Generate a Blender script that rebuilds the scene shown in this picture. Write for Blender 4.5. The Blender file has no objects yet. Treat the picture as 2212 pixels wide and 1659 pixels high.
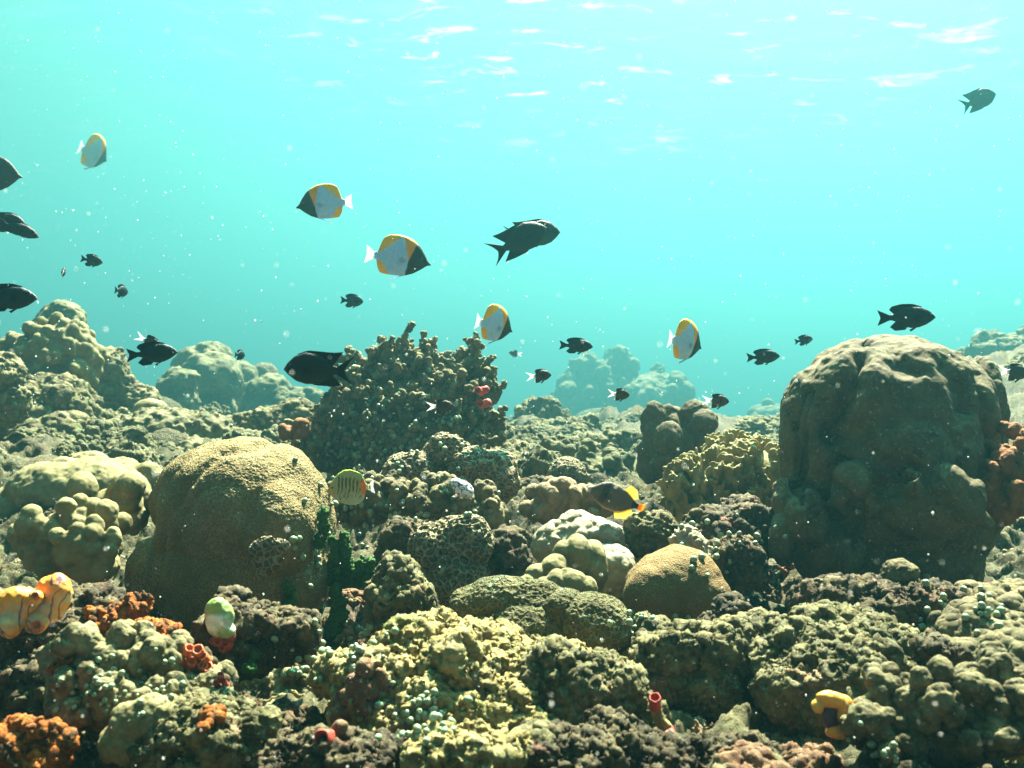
import bpy, bmesh, math, random
import numpy as np
from mathutils import Vector, Matrix, Euler
R = math.radians
SC = bpy.context.scene
COL = SC.collection
random.seed(7)

# ---------------------------------------------------------------- camera
CZ = 1.0                       # camera height; the reef lies around z = 0.6 and falls away behind
cam = bpy.data.objects.new('camera', bpy.data.cameras.new('camera'))
COL.objects.link(cam)
cam.location = (0, 0, CZ)
cam.rotation_euler = (R(90), 0, 0)
cam.data.sensor_width = 36
cam.data.lens = 34.56
cam.data.clip_start = 0.02
cam.data.clip_end = 1500
SC.camera = cam
cam.data.dof.use_dof = True
cam.data.dof.focus_distance = 1.75
cam.data.dof.aperture_fstop = 11

# ---------------------------------------------------------------- sky and sun
SUN_EL, SUN_AZ = R(58), R(20)
world = bpy.data.worlds.new('World')
SC.world = world
world.use_nodes = True
wn = world.node_tree
bgn = wn.nodes['Background']
sky = wn.nodes.new('ShaderNodeTexSky')
sky.sky_type = 'NISHITA'
sky.sun_disc = False
sky.air_density = 0.1
sky.dust_density = 1.6
sky.altitude = 2000
sky.sun_elevation = SUN_EL
sky.sun_rotation = SUN_AZ
wn.links.new(sky.outputs[0], bgn.inputs[0])
bgn.inputs[1].default_value = 0.05
sun = bpy.data.objects.new('sun', bpy.data.lights.new('sun', 'SUN'))
COL.objects.link(sun)
sun.data.energy = 5.0
sun.data.angle = R(0.5)
sun.data.color = (1.0, 0.93, 0.74)
sdir = Vector((math.sin(SUN_AZ)*math.cos(SUN_EL), math.cos(SUN_AZ)*math.cos(SUN_EL), math.sin(SUN_EL)))
sun.rotation_euler = sdir.to_track_quat('Z', 'Y').to_euler()
sun.location = (3, 8, 20)

SC.view_settings.view_transform = 'Standard'
SC.view_settings.look = 'None'
SC.view_settings.exposure = 3.8
SC.view_settings.gamma = 1
SC.render.engine = 'CYCLES'
cy = SC.cycles
cy.use_denoising = True
try:
    cy.denoiser = 'OPENIMAGEDENOISE'
except Exception:
    pass
cy.max_bounces = 8
cy.diffuse_bounces = 1
cy.glossy_bounces = 3
cy.transparent_max_bounces = 12
cy.volume_bounces = 0
cy.sample_clamp_indirect = 6
cy.use_adaptive_sampling = False

# ---------------------------------------------------------------- helpers: measuring and noise
FV = 2123.0                    # focal length in the units the reef was measured in (2212 wide)
def P(vx, vy, d):
    return np.array([(vx-1106.0)/FV*d, d, CZ-(vy-829.5)/FV*d])

def _h(ix, iy, iz, seed):
    h = (ix.astype(np.int64)*374761393 + iy.astype(np.int64)*668265263 + iz.astype(np.int64)*2147483647 + seed*974634777) & 0xffffffff
    h = ((h ^ (h >> 13))*1274126177) & 0xffffffff
    h = ((h ^ (h >> 16))*2246822519) & 0xffffffff
    return (h ^ (h >> 15)) & 0xffffffff
def _hf(ix, iy, iz, seed):
    return _h(ix, iy, iz, seed)/4294967296.0

def vnoise(p, seed=0):
    i = np.floor(p).astype(np.int64); f = p-i
    u = f*f*f*(f*(f*6-15)+10)
    r = 0
    for dx in (0, 1):
        for dy in (0, 1):
            for dz in (0, 1):
                w = (u[:, 0] if dx else 1-u[:, 0])*(u[:, 1] if dy else 1-u[:, 1])*(u[:, 2] if dz else 1-u[:, 2])
                r = r + w*_hf(i[:, 0]+dx, i[:, 1]+dy, i[:, 2]+dz, seed)
    return r*2-1

def fbm(p, octv=4, seed=0, gain=0.5):
    a, s, t = 1.0, 0.0, 0.0
    q = p.copy()
    for o in range(octv):
        s = s+a*vnoise(q, seed+o*17); t += a
        a *= gain; q = q*2.03+11.3
    return s/t*1.6

def vor(p, seed=0):
    i = np.floor(p).astype(np.int64); f = p-i
    F1 = np.full(len(p), 9.0); F2 = np.full(len(p), 9.0); ID = np.zeros(len(p))
    for dx in (-1, 0, 1):
        for dy in (-1, 0, 1):
            for dz in (-1, 0, 1):
                h = _h(i[:, 0]+dx, i[:, 1]+dy, i[:, 2]+dz, seed)
                ox = (h & 1023)/1023.0; oy = ((h >> 10) & 1023)/1023.0; oz = ((h >> 20) & 1023)/1023.0
                d = np.sqrt((dx+ox-f[:, 0])**2+(dy+oy-f[:, 1])**2+(dz+oz-f[:, 2])**2)
                n = d < F1
                F2 = np.where(n, F1, np.minimum(F2, d)); ID = np.where(n, (h & 65535)/65535.0, ID); F1 = np.where(n, d, F1)
    return F1, F2, ID

def vdome(p, seed=0):
    F1, F2, ID = vor(p, seed)
    return np.sqrt(np.maximum(0, 1-(F1/0.72)**2))*(0.45+0.55*ID)

# ---------------------------------------------------------------- helpers: meshes
def mesh_np(name, V, F):
    me = bpy.data.meshes.new(name)
    V = np.asarray(V, dtype=np.float32)
    me.vertices.add(len(V)); me.vertices.foreach_set('co', V.ravel())
    if isinstance(F, np.ndarray):
        n, k = F.shape
        me.loops.add(n*k); me.loops.foreach_set('vertex_index', F.astype(np.int32).ravel())
        me.polygons.add(n); me.polygons.foreach_set('loop_start', np.arange(0, n*k, k, dtype=np.int32))
        me.update(calc_edges=True); me.validate()
    else:
        me.clear_geometry(); me.from_pydata([tuple(map(float, v)) for v in V], [], F); me.update()
    smooth(me)
    return me
def smooth(me):
    me.polygons.foreach_set('use_smooth', np.ones(len(me.polygons), dtype=bool)); me.update()

_ico = {}
def ico(n):
    if n not in _ico:
        bm = bmesh.new(); bmesh.ops.create_icosphere(bm, subdivisions=n, radius=1)
        _ico[n] = (np.array([v.co[:] for v in bm.verts]), np.array([[v.index for v in f.verts] for f in bm.faces]))
        bm.free()
    return _ico[n]

def rot_y(a):
    c, s = math.cos(a), math.sin(a)
    return np.array([[c, 0, s], [0, 1, 0], [-s, 0, c]])
def rand_rot(rng):
    return np.array(Euler((rng.uniform(0, 6.28), rng.uniform(0, 6.28), rng.uniform(0, 6.28))).to_matrix())

def ell(c, r, tilt=0.0):
    """one ellipsoid: (centre, 3x3 matrix); tilt turns it in the vertical plane facing the camera"""
    return (np.asarray(c, float), rot_y(tilt) @ np.diag(r))
def lobe(d, vx, vy, rx, rz, dd=0.0, ry=None, tilt=0.0):
    dq = d+dd
    k = dq/FV
    ry = (rx+rz)/2 if ry is None else ry
    return ell(P(vx, vy, dq), (rx*k, ry*k, rz*k), R(tilt))

def union(ells, sub=3):
    """mesh arrays of all the ellipsoids together"""
    V0, F0 = ico(sub)
    Vs, Fs = [], []
    for k, (c, m) in enumerate(ells):
        Vs.append(V0 @ m.T + c); Fs.append(F0+k*len(V0))
    return np.vstack(Vs), np.vstack(Fs)

def drop_loose(me):
    """keeps only the largest connected piece of a mesh"""
    n = len(me.vertices); e = np.empty(len(me.edges)*2, np.int32); me.edges.foreach_get('vertices', e); e = e.reshape(-1, 2)
    lab = np.arange(n)
    while True:
        m = np.minimum(lab[e[:, 0]], lab[e[:, 1]]); new = lab.copy()
        np.minimum.at(new, e[:, 0], m); np.minimum.at(new, e[:, 1], m)
        new = new[new]; new = new[new]
        if (new == lab).all(): break
        lab = new
    ids, cnt = np.unique(lab, return_counts=True)
    if len(ids) < 2: return
    bad = np.nonzero(lab != ids[cnt.argmax()])[0]
    bm = bmesh.new(); bm.from_mesh(me); bm.verts.ensure_lookup_table()
    bmesh.ops.delete(bm, geom=[bm.verts[i] for i in bad], context='VERTS')
    bm.to_mesh(me); bm.free()

def remesh(V, F, voxel, it=4, fac=0.5):
    """one continuous skin round everything in V, F, its seams softened"""
    me = mesh_np('tmp', V, F)
    ob = bpy.data.objects.new('tmp', me); COL.objects.link(ob)
    m = ob.modifiers.new('r', 'REMESH'); m.mode = 'VOXEL'; m.voxel_size = voxel; m.adaptivity = 0
    if it:
        s = ob.modifiers.new('s', 'SMOOTH'); s.iterations = it; s.factor = fac
    dg = bpy.context.evaluated_depsgraph_get(); dg.update()
    out = bpy.data.meshes.new_from_object(ob.evaluated_get(dg))
    drop_loose(out)
    bpy.data.objects.remove(ob); bpy.data.meshes.remove(me)
    return out

def get_vn(me):
    n = len(me.vertices)
    V = np.empty(n*3, np.float32); me.vertices.foreach_get('co', V)
    N = np.empty(n*3, np.float32); me.vertex_normals.foreach_get('vector', N)
    return V.reshape(-1, 3).astype(float), N.reshape(-1, 3).astype(float)
def set_v(me, V):
    me.vertices.foreach_set('co', V.astype(np.float32).ravel()); me.update()

def displace(me, disp, seed=0):
    for k, (kind, amp, size, *rest) in enumerate(disp):
        V, N = get_vn(me)
        q = V/size
        s = seed*7+k*31
        if kind == 'fbm':
            h = fbm(q, rest[0] if rest else 4, s, 0.55)
        elif kind == 'ridge':
            h = 1-2*np.abs(fbm(q, rest[0] if rest else 4, s))
        elif kind == 'dome':
            h = vdome(q, s)
        elif kind == 'cell':                       # raised walls round sunken cups
            F1, F2, ID = vor(q+0.25*np.stack([vnoise(q, s+1), vnoise(q, s+2), vnoise(q, s+3)], 1), s)
            h = 1-np.clip((F2-F1)/0.35, 0, 1)
        elif kind == 'warp':                       # moves the surface sideways too
            w = np.stack([vnoise(q, s+1), vnoise(q, s+2), vnoise(q, s+3)], 1)
            set_v(me, V+w*amp); continue
        set_v(me, V+N*(h*amp)[:, None])

def carve(me, lines):
    """presses valleys into the side of a head that faces the reef edge: lines are (points, half width, depth)"""
    for pts, w, dep in lines:
        V, N = get_vn(me)
        sx = 1106+FV*V[:, 0]/V[:, 1]; sy = 829.5-FV*(V[:, 2]-CZ)/V[:, 1]
        sx = sx+w*.5*vnoise(V/.05, 3); sy = sy+w*.5*vnoise(V/.05, 4)
        best = np.full(len(V), 1e9)
        for (ax, ay), (bx, by) in zip(pts[:-1], pts[1:]):
            ux, uy = bx-ax, by-ay; t = np.clip(((sx-ax)*ux+(sy-ay)*uy)/(ux*ux+uy*uy), 0, 1)
            best = np.minimum(best, np.hypot(sx-ax-t*ux, sy-ay-t*uy))
        h = np.exp(-(best/w)**2)*np.clip((.45-N[:, 1])/.4, 0, 1)
        set_v(me, V-N*(h*dep)[:, None])

def obj(name, me, mat, parent=None):
    o = bpy.data.objects.new(name, me)
    COL.objects.link(o)
    if mat is not None and len(me.materials) == 0:
        me.materials.append(mat)
    if parent is not None:
        o.parent = parent
    return o
def tag(o, label=None, cat=None, group=None, kind=None):
    if label: o['label'] = label
    if cat: o['category'] = cat
    if group: o['group'] = group
    if kind: o['kind'] = kind
    return o
def to_base(me):
    """moves the mesh so its origin is at the middle of its foot; returns that point"""
    V, _ = get_vn(me)
    lo, hi = V.min(0), V.max(0)
    o = np.array([(lo[0]+hi[0])/2, (lo[1]+hi[1])/2, lo[2]])
    set_v(me, V-o)
    return o

# ---------------------------------------------------------------- materials
def mk(name):
    m = bpy.data.materials.new(name); m.use_nodes = True
    nt = m.node_tree
    return m, nt, nt.nodes['Principled BSDF']
def N_(nt, t, **kw):
    n = nt.nodes.new(t)
    for k, v in kw.items():
        setattr(n, k, v)
    return n
def ramp(nt, src, stops, inter='LINEAR'):
    r = N_(nt, 'ShaderNodeValToRGB'); e = r.color_ramp.elements
    r.color_ramp.interpolation = inter
    while len(e) < len(stops): e.new(0.5)
    for q, (p, c) in zip(e, stops):
        q.position = p; q.color = (*c, 1) if len(c) == 3 else c
    nt.links.new(src, r.inputs[0])
    return r.outputs[0]
def mixc(nt, fac, a, b, mode='MIX'):
    m = N_(nt, 'ShaderNodeMix', data_type='RGBA', blend_type=mode)
    for s, v in ((0, fac), (6, a), (7, b)):
        if hasattr(v, 'links'): nt.links.new(v, m.inputs[s])
        else: m.inputs[s].default_value = v if s == 0 else (*v, 1)
    return m.outputs[2]
def noise(nt, co, scale, detail=5, rough=0.6, dist=0.0):
    n = N_(nt, 'ShaderNodeTexNoise'); nt.links.new(co, n.inputs['Vector'])
    n.inputs['Scale'].default_value = scale; n.inputs['Detail'].default_value = detail
    n.inputs['Roughness'].default_value = rough; n.inputs['Distortion'].default_value = dist
    return n.outputs['Fac']
def math_(nt, op, a, b=0.0, clamp=False):
    m = N_(nt, 'ShaderNodeMath', operation=op, use_clamp=clamp)
    for s, v in ((0, a), (1, b)):
        if hasattr(v, 'links'): nt.links.new(v, m.inputs[s])
        else: m.inputs[s].default_value = v
    return m.outputs[0]

def coral(name, c1, c2, patch=None, nscale=18, cells=0, cell_col=None, fine=260, bump=0.5, bdist=0.003,
          patch_scale=9, patch_at=0.56, speck=(0.38, 0.36, 0.3), speck_amt=0.5, rough=0.85, cell_bump=1.0, patch2=None):
    c1, c2, patch, patch2, cell_col = [(.50*c[0], .485*c[1], .37*c[2]) if c else c for c in (c1, c2, patch, patch2, cell_col)]
    m, nt, b = mk(name)
    tc = N_(nt, 'ShaderNodeTexCoord'); co = tc.outputs['Object']
    n1 = noise(nt, co, nscale, 7, 0.68)
    col = ramp(nt, n1, [(0.38, c1), (0.62, c2)])
    if patch:
        f = ramp(nt, noise(nt, co, patch_scale, 6, 0.7, 0.6), [(patch_at, (0, 0, 0)), (patch_at+0.06, (1, 1, 1))])
        col = mixc(nt, f, col, patch)
    if patch2:
        mp = N_(nt, 'ShaderNodeMapping'); mp.inputs['Location'].default_value = (3.1, 1.7, 5.3)
        nt.links.new(co, mp.inputs['Vector'])
        f = ramp(nt, noise(nt, mp.outputs[0], patch_scale*1.9, 6, 0.7, 0.8), [(patch_at+0.02, (0, 0, 0)), (patch_at+0.07, (1, 1, 1))])
        col = mixc(nt, f, col, patch2)
    if speck_amt > 0:
        f = ramp(nt, noise(nt, co, fine*0.6, 3, 0.7), [(0.58, (0, 0, 0)), (0.74, (speck_amt,)*3)])
        col = mixc(nt, f, col, speck)
    h = noise(nt, co, fine*0.8, 3, 0.6)
    h2 = noise(nt, co, fine*0.22, 6, 0.7)
    h3 = noise(nt, co, fine*0.4, 3, 0.6, 0.6)
    h = math_(nt, 'ADD', math_(nt, 'MULTIPLY', h, 0.22), math_(nt, 'ADD', h2, math_(nt, 'MULTIPLY', h3, 0.5)))
    if cells:
        wv = N_(nt, 'ShaderNodeTexNoise'); nt.links.new(co, wv.inputs['Vector']); wv.inputs['Scale'].default_value = cells*0.35
        va = N_(nt, 'ShaderNodeVectorMath', operation='SCALE'); nt.links.new(wv.outputs['Color'], va.inputs[0]); va.inputs['Scale'].default_value = 1.3/cells
        vb = N_(nt, 'ShaderNodeVectorMath', operation='ADD'); nt.links.new(co, vb.inputs[0]); nt.links.new(va.outputs[0], vb.inputs[1])
        v = N_(nt, 'ShaderNodeTexVoronoi', feature='DISTANCE_TO_EDGE'); nt.links.new(vb.outputs[0], v.inputs['Vector'])
        v.inputs['Scale'].default_value = cells
        wall = ramp(nt, v.outputs['Distance'], [(0.03, (1, 1, 1)), (0.24, (0, 0, 0))], 'EASE')
        if cell_col:
            col = mixc(nt, math_(nt, 'MULTIPLY', math_(nt, 'SUBTRACT', 1.0, wall), 0.75), col, cell_col)
        h = math_(nt, 'ADD', math_(nt, 'MULTIPLY', h, 0.35), math_(nt, 'MULTIPLY', wall, cell_bump))
    bp = N_(nt, 'ShaderNodeBump'); bp.inputs['Strength'].default_value = min(1, bump*1.2); bp.inputs['Distance'].default_value = bdist*0.95
    nt.links.new(h, bp.inputs['Height']); nt.links.new(bp.outputs[0], b.inputs['Normal'])
    nt.links.new(col, b.inputs['Base Color'])
    b.inputs['Roughness'].default_value = rough
    b.inputs['Specular IOR Level'].default_value = 0.15
    return m

def plain(name, c, rough=0.6, spec=0.25, var=0.35, scale=60, bump=0.3):
    m, nt, b = mk(name)
    co = N_(nt, 'ShaderNodeTexCoord').outputs['Object']
    n = noise(nt, co, scale, 5, 0.65)
    col = ramp(nt, n, [(0.3, tuple(x*(1-var) for x in c)), (0.7, tuple(min(1, x*(1+var)) for x in c))])
    nt.links.new(col, b.inputs['Base Color'])
    bp = N_(nt, 'ShaderNodeBump'); bp.inputs['Strength'].default_value = bump; bp.inputs['Distance'].default_value = 0.002
    nt.links.new(noise(nt, co, scale*3, 4), bp.inputs['Height']); nt.links.new(bp.outputs[0], b.inputs['Normal'])
    b.inputs['Roughness'].default_value = rough; b.inputs['Specular IOR Level'].default_value = spec
    return m

M = {}
M['brain'] = coral('tan_brain_coral', (.30, .235, .13), (.45, .37, .22), cells=205, cell_col=(.23, .175, .09), bump=.8, bdist=.0016, speck_amt=.15)
M['maze'] = coral('maze_coral', (.36, .31, .22), (.56, .5, .38), cells=95, cell_col=(.07, .05, .035), bump=1, bdist=.005, speck_amt=.15)
M['porites'] = coral('brown_smooth_coral', (.11, .09, .055), (.20, .165, .105), patch=(.19, .18, .11), patch2=(.075, .055, .045), patch_scale=14, nscale=22, fine=320, bump=.5, bdist=.0022, speck_amt=.45)
M['dome'] = coral('ochre_dome_coral', (.24, .16, .07), (.36, .25, .13), nscale=14, cells=260, cell_col=(.2, .13, .06), bump=.5, bdist=.0015, speck_amt=.2)
M['cream'] = coral('cream_lobed_coral', (.24, .215, .12), (.44, .40, .24), nscale=20, fine=300, bump=.4, bdist=.002, speck_amt=.25)
M['honey'] = coral('green_honeycomb_coral', (.15, .15, .07), (.27, .26, .14), patch=(.24, .32, .24), patch_scale=14, cells=150, cell_col=(.1, .085, .05), bump=.8, bdist=.003, speck_amt=.1)
M['crust'] = coral('mustard_crusted_rock', (.27, .225, .10), (.56, .49, .25), patch=(.16, .2, .07), patch2=(.40, .38, .26), nscale=26, fine=330, bump=.8, bdist=.004, speck_amt=.4)
M['rock'] = coral('grey_green_reef_rock', (.075, .07, .035), (.30, .28, .16), patch=(.17, .2, .09), patch2=(.34, .25, .17), nscale=22, fine=300, bump=.8, bdist=.004, speck_amt=.5)
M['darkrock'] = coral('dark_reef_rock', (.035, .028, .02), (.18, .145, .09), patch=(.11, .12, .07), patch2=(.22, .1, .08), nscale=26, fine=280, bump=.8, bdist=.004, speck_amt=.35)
M['knob'] = coral('grey_knobby_coral', (.11, .10, .055), (.38, .35, .22), patch=(.15, .2, .14), nscale=40, fine=420, bump=.7, bdist=.003, speck_amt=.5)
M['pinkknob'] = coral('pinkish_knobby_coral', (.27, .20, .14), (.44, .34, .25), nscale=40, fine=420, bump=.6, bdist=.003, speck_amt=.4)
M['mauve'] = coral('mauve_brown_knobby_coral', (.085, .072, .04), (.30, .26, .16), patch=(.32, .29, .2), nscale=45, fine=420, bump=.6, bdist=.003, speck_amt=.4)
M['leafy'] = coral('olive_leafy_coral', (.30, .27, .14), (.52, .48, .28), nscale=30, fine=350, bump=.5, bdist=.002, speck_amt=.3)
M['white'] = coral('pale_bleached_coral', (.42, .39, .32), (.64, .60, .5), patch=(.3, .26, .2), nscale=30, fine=380, bump=.7, bdist=.003, speck_amt=.4)
M['far'] = coral('far_reef_coral', (.10, .11, .06), (.34, .33, .21), patch=(.2, .22, .12), nscale=4, patch_scale=2.5, fine=60, bump=.8, bdist=.015, speck_amt=.4)
M['farbrain'] = coral('far_brain_coral', (.2, .18, .12), (.3, .28, .2), nscale=5, cells=40, cell_col=(.14, .12, .08), fine=60, bump=.8, bdist=.01, speck_amt=.2)
M['orange'] = coral('orange_encrusting_sponge', (.34, .09, .018), (.55, .19, .035), patch=(.09, .045, .02), patch_scale=45, patch_at=.5, nscale=60, fine=400, bump=.9, bdist=.004, speck_amt=.1)
M['rust'] = coral('rust_finger_coral', (.24, .09, .04), (.40, .19, .09), nscale=40, fine=400, bump=.6, bdist=.003, speck_amt=.3)
M['pink'] = coral('pink_crusted_rubble', (.18, .085, .06), (.32, .2, .13), patch=(.28, .26, .16), patch_scale=30, nscale=50, fine=400, bump=.8, bdist=.003, speck_amt=.5)
M['algae'] = coral('green_turf_algae', (.035, .11, .03), (.095, .23, .06), nscale=60, fine=500, bump=1, bdist=.004, speck=(.16, .28, .08), speck_amt=.5)
M['bubble'] = plain('pale_green_bubble', (.16, .22, .12), .35, .4, .5, 30, .1)
M['cup'] = plain('orange_cup_coral', (.46, .11, .035), .5, .3, .3, 150)
M['cupdark'] = plain('red_cup_coral', (.36, .06, .035), .5, .3, .3, 150)
M['redsponge'] = plain('red_tube_sponge', (.36, .045, .025), .5, .3, .35, 120)

def seabed_mat():
    m = coral('reef_floor', (.03, .028, .015), (.16, .15, .08), patch=(.055, .07, .03), patch2=(.11, .065, .06), nscale=15, patch_scale=6,
              fine=210, bump=.9, bdist=.006, speck_amt=.5)
    return m
M['seabed'] = seabed_mat()
# ---------------------------------------------------------------- the setting: reef floor, water surface, water
_zy = np.array([-5, .7, 1.0, 1.5, 2.0, 2.6, 4, 6, 10, 20, 40, 420.])
_zz = np.array([-.36, -.36, -.375, -.355, -.325, -.31, -.37, -.47, -.62, -1.0, -2.1, -24.])
def ground_base(x, y):
    z = np.interp(y, _zy, _zz)+CZ
    z = z-np.interp(y, [.6, .9, 1.6, 2.1], [.02, .045, .045, 0])
    left = np.clip((-x/np.maximum(y, .4)-.18)/.3, 0, 1)
    z = z+left*np.interp(y, [1.2, 2.4, 3, 4, 8, 15], [0, .0, .05, .10, .2, .1])
    right = np.clip((x/np.maximum(y, .4)-.35)/.2, 0, 1)
    z = z+right*np.interp(y, [1.5, 3, 6, 12], [0, .12, .5, .3])
    return z
def ground(x, y, detail=True):
    x = np.atleast_1d(np.asarray(x, float)); y = np.atleast_1d(np.asarray(y, float))
    z = ground_base(x, y)
    p = np.stack([x, y, np.zeros_like(x)], 1)
    dist = np.maximum(np.hypot(x, y), .4)
    z = z+.035*fbm(p/.45, 4, 3)*np.minimum(dist/1.5, 4)
    if detail:
        near = np.clip(1.6-dist/4, .15, 1)
        q = p+.03*np.stack([fbm(p/.12, 2, 51), fbm(p/.12, 2, 52), 0*x], 1)
        z = z+near*(.045*vdome(q/.11, 11)+.022*vdome(q/.045, 12)+.010*vdome(q/.019, 13))
        farw = np.clip((dist-2.5)/3, 0, 1)
        z = z+farw*(.16*vdome(q/.6, 14)+.09*vdome(q/.27, 15)+.04*vdome(q/.12, 16))
        z = z+(.016*fbm(p/.05, 4, 17)+.012*(1-2*np.abs(fbm(q/.04, 3, 18))))*np.clip(near, .5, 1)
    return z
ys = np.concatenate([np.linspace(-3, .5, 16)[:-1], .5*6**np.linspace(0, 1, 720)[:-1], 3*(400/3)**np.linspace(0, 1, 440)])
us = np.linspace(-1, 1, 1000)
XX = us[None, :]*1.25*np.sqrt(ys[:, None]**2+.4**2); YY = np.repeat(ys[:, None], len(us), 1)
ZZ = ground(XX.ravel(), YY.ravel())
V = np.stack([XX.ravel(), YY.ravel(), ZZ], 1)
nr, nc = XX.shape
ii = (np.arange(nr-1)[:, None]*nc+np.arange(nc-1)[None, :]).ravel()
F = np.stack([ii, ii+1, ii+nc+1, ii+nc], 1)
seabed = obj('seabed', mesh_np('seabed', V, F), M['seabed'])
tag(seabed, kind='structure')

# the sea surface from below: it mirrors the water at low angles and lets the sky through where a wave faces the eye
SURF = CZ+9.5
def sea_surface():
    ys = np.concatenate([np.linspace(-14, 4, 60)[:-1], np.linspace(4, 44, 480)[:-1], 44*(420/44)**np.linspace(0, 1, 160)])
    xs = np.linspace(-1, 1, 560)
    X = xs[None, :]*(14+.62*np.maximum(ys[:, None], 0)); Y = np.repeat(ys[:, None], len(xs), 1)
    p = np.stack([X.ravel(), Y.ravel(), 0*X.ravel()], 1)
    ps = p*np.array([.62, 1.25, 1])
    z = .13*fbm(ps/4.6, 3, 71)+.085*(1-2*np.abs(vnoise(ps/2.0, 72)))+.05*fbm(ps/.9, 3, 73)
    V = np.stack([p[:, 0], p[:, 1], SURF+z], 1)
    nr, nc = X.shape
    ii = (np.arange(nr-1)[:, None]*nc+np.arange(nc-1)[None, :]).ravel()
    o = obj('water_surface', mesh_np('water_surface', V, np.stack([ii, ii+1, ii+nc+1, ii+nc], 1)), None)
    m, nt, b = mk('sea_surface')
    nt.nodes.remove(b)
    out = nt.nodes['Material Output']
    geo = N_(nt, 'ShaderNodeNewGeometry')
    co = N_(nt, 'ShaderNodeTexCoord').outputs['Object']
    bp = N_(nt, 'ShaderNodeBump'); bp.inputs['Strength'].default_value = .6; bp.inputs['Distance'].default_value = .09
    mp = N_(nt, 'ShaderNodeMapping'); mp.inputs['Scale'].default_value = (.6, 1.2, 1); nt.links.new(co, mp.inputs['Vector'])
    nt.links.new(noise(nt, mp.outputs[0], 5.0, 6, .65), bp.inputs['Height'])
    dt = N_(nt, 'ShaderNodeVectorMath', operation='DOT_PRODUCT')
    nt.links.new(bp.outputs[0], dt.inputs[0]); nt.links.new(geo.outputs['Incoming'], dt.inputs[1])
    ca = math_(nt, 'ABSOLUTE', dt.outputs['Value'])
    # beyond the critical angle (48.6 degrees from the normal) the surface is a mirror
    tir = ramp(nt, ca, [(.60, (1, 1, 1)), (.65, (.03, .03, .03))])
    gl = N_(nt, 'ShaderNodeBsdfGlossy'); gl.inputs['Roughness'].default_value = .22; gl.inputs['Color'].default_value = (1, 1, 1, 1)
    nt.links.new(bp.outputs[0], gl.inputs['Normal'])
    tr = N_(nt, 'ShaderNodeBsdfTransparent')
    mx = N_(nt, 'ShaderNodeMixShader')
    nt.links.new(tir, mx.inputs[0]); nt.links.new(tr.outputs[0], mx.inputs[1]); nt.links.new(gl.outputs[0], mx.inputs[2])
    # sun glints put into the material as added white translucent patches
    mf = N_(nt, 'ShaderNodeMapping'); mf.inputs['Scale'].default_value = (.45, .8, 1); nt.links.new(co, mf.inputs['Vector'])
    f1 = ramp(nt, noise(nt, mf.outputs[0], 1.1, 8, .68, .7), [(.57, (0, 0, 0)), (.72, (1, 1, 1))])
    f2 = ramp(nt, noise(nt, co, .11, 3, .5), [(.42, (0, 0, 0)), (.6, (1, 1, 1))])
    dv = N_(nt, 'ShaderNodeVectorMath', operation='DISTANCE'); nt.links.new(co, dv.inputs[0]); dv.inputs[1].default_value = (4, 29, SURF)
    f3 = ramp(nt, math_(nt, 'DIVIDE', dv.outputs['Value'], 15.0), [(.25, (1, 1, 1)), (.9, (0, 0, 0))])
    glint_mask = math_(nt, 'MULTIPLY', f1, math_(nt, 'ADD', math_(nt, 'MULTIPLY', f2, .06), f3, True))
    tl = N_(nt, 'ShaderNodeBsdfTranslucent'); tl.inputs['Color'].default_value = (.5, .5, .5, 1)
    mx2 = N_(nt, 'ShaderNodeMixShader'); nt.links.new(math_(nt, 'MULTIPLY', glint_mask, .6), mx2.inputs[0])
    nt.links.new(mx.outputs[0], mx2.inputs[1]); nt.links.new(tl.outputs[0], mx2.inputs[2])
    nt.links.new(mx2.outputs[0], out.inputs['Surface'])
    o.data.materials.append(m)
    tag(o, kind='structure')
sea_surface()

def water_body():
    x0, x1, y0, y1, z0, z1 = -330, 330, -16, 395, -26, SURF-.75
    V = [(x, y, z) for z in (z0, z1) for y in (y0, y1) for x in (x0, x1)]
    Fc = [(0, 2, 3, 1), (4, 5, 7, 6), (0, 1, 5, 4), (1, 3, 7, 5), (3, 2, 6, 7), (2, 0, 4, 6)]
    me = bpy.data.meshes.new('haze'); me.from_pydata(V, [], Fc); me.update()
    m = bpy.data.materials.new('sea_water'); m.use_nodes = True
    nt = m.node_tree; nt.nodes.clear()
    out = N_(nt, 'ShaderNodeOutputMaterial'); pv = N_(nt, 'ShaderNodeVolumePrincipled')
    pv.inputs['Color'].default_value = (.115, .53, .585, 1)
    pv.inputs['Density'].default_value = .046
    pv.inputs['Anisotropy'].default_value = .82
    nt.links.new(pv.outputs[0], out.inputs['Volume'])
    o = obj('haze', me, m)
    tag(o, kind='stuff')
water_body()
# ---------------------------------------------------------------- coral builders
Q = 1.0
def head(name, label, d, lobes, mat, cat='coral', disp=(), px=1.6, it=6, seed=0, group=None, extra=None, grooves=()):
    """a coral head or rock: lobes are (vx, vy, rx, rz[, dd[, ry[, tilt]]]) measured at distance d"""
    el = [lobe(d, *l) for l in lobes]
    if extra: el += extra
    me = remesh(*union(el, 4 if len(el) < 60 else 3), px*d/983*Q, it)
    carve(me, grooves)
    displace(me, disp, seed)
    smooth(me)
    o = to_base(me)
    ob = obj(name, me, M[mat])
    ob.location = o
    tag(ob, label, cat, group)
    return ob

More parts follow.
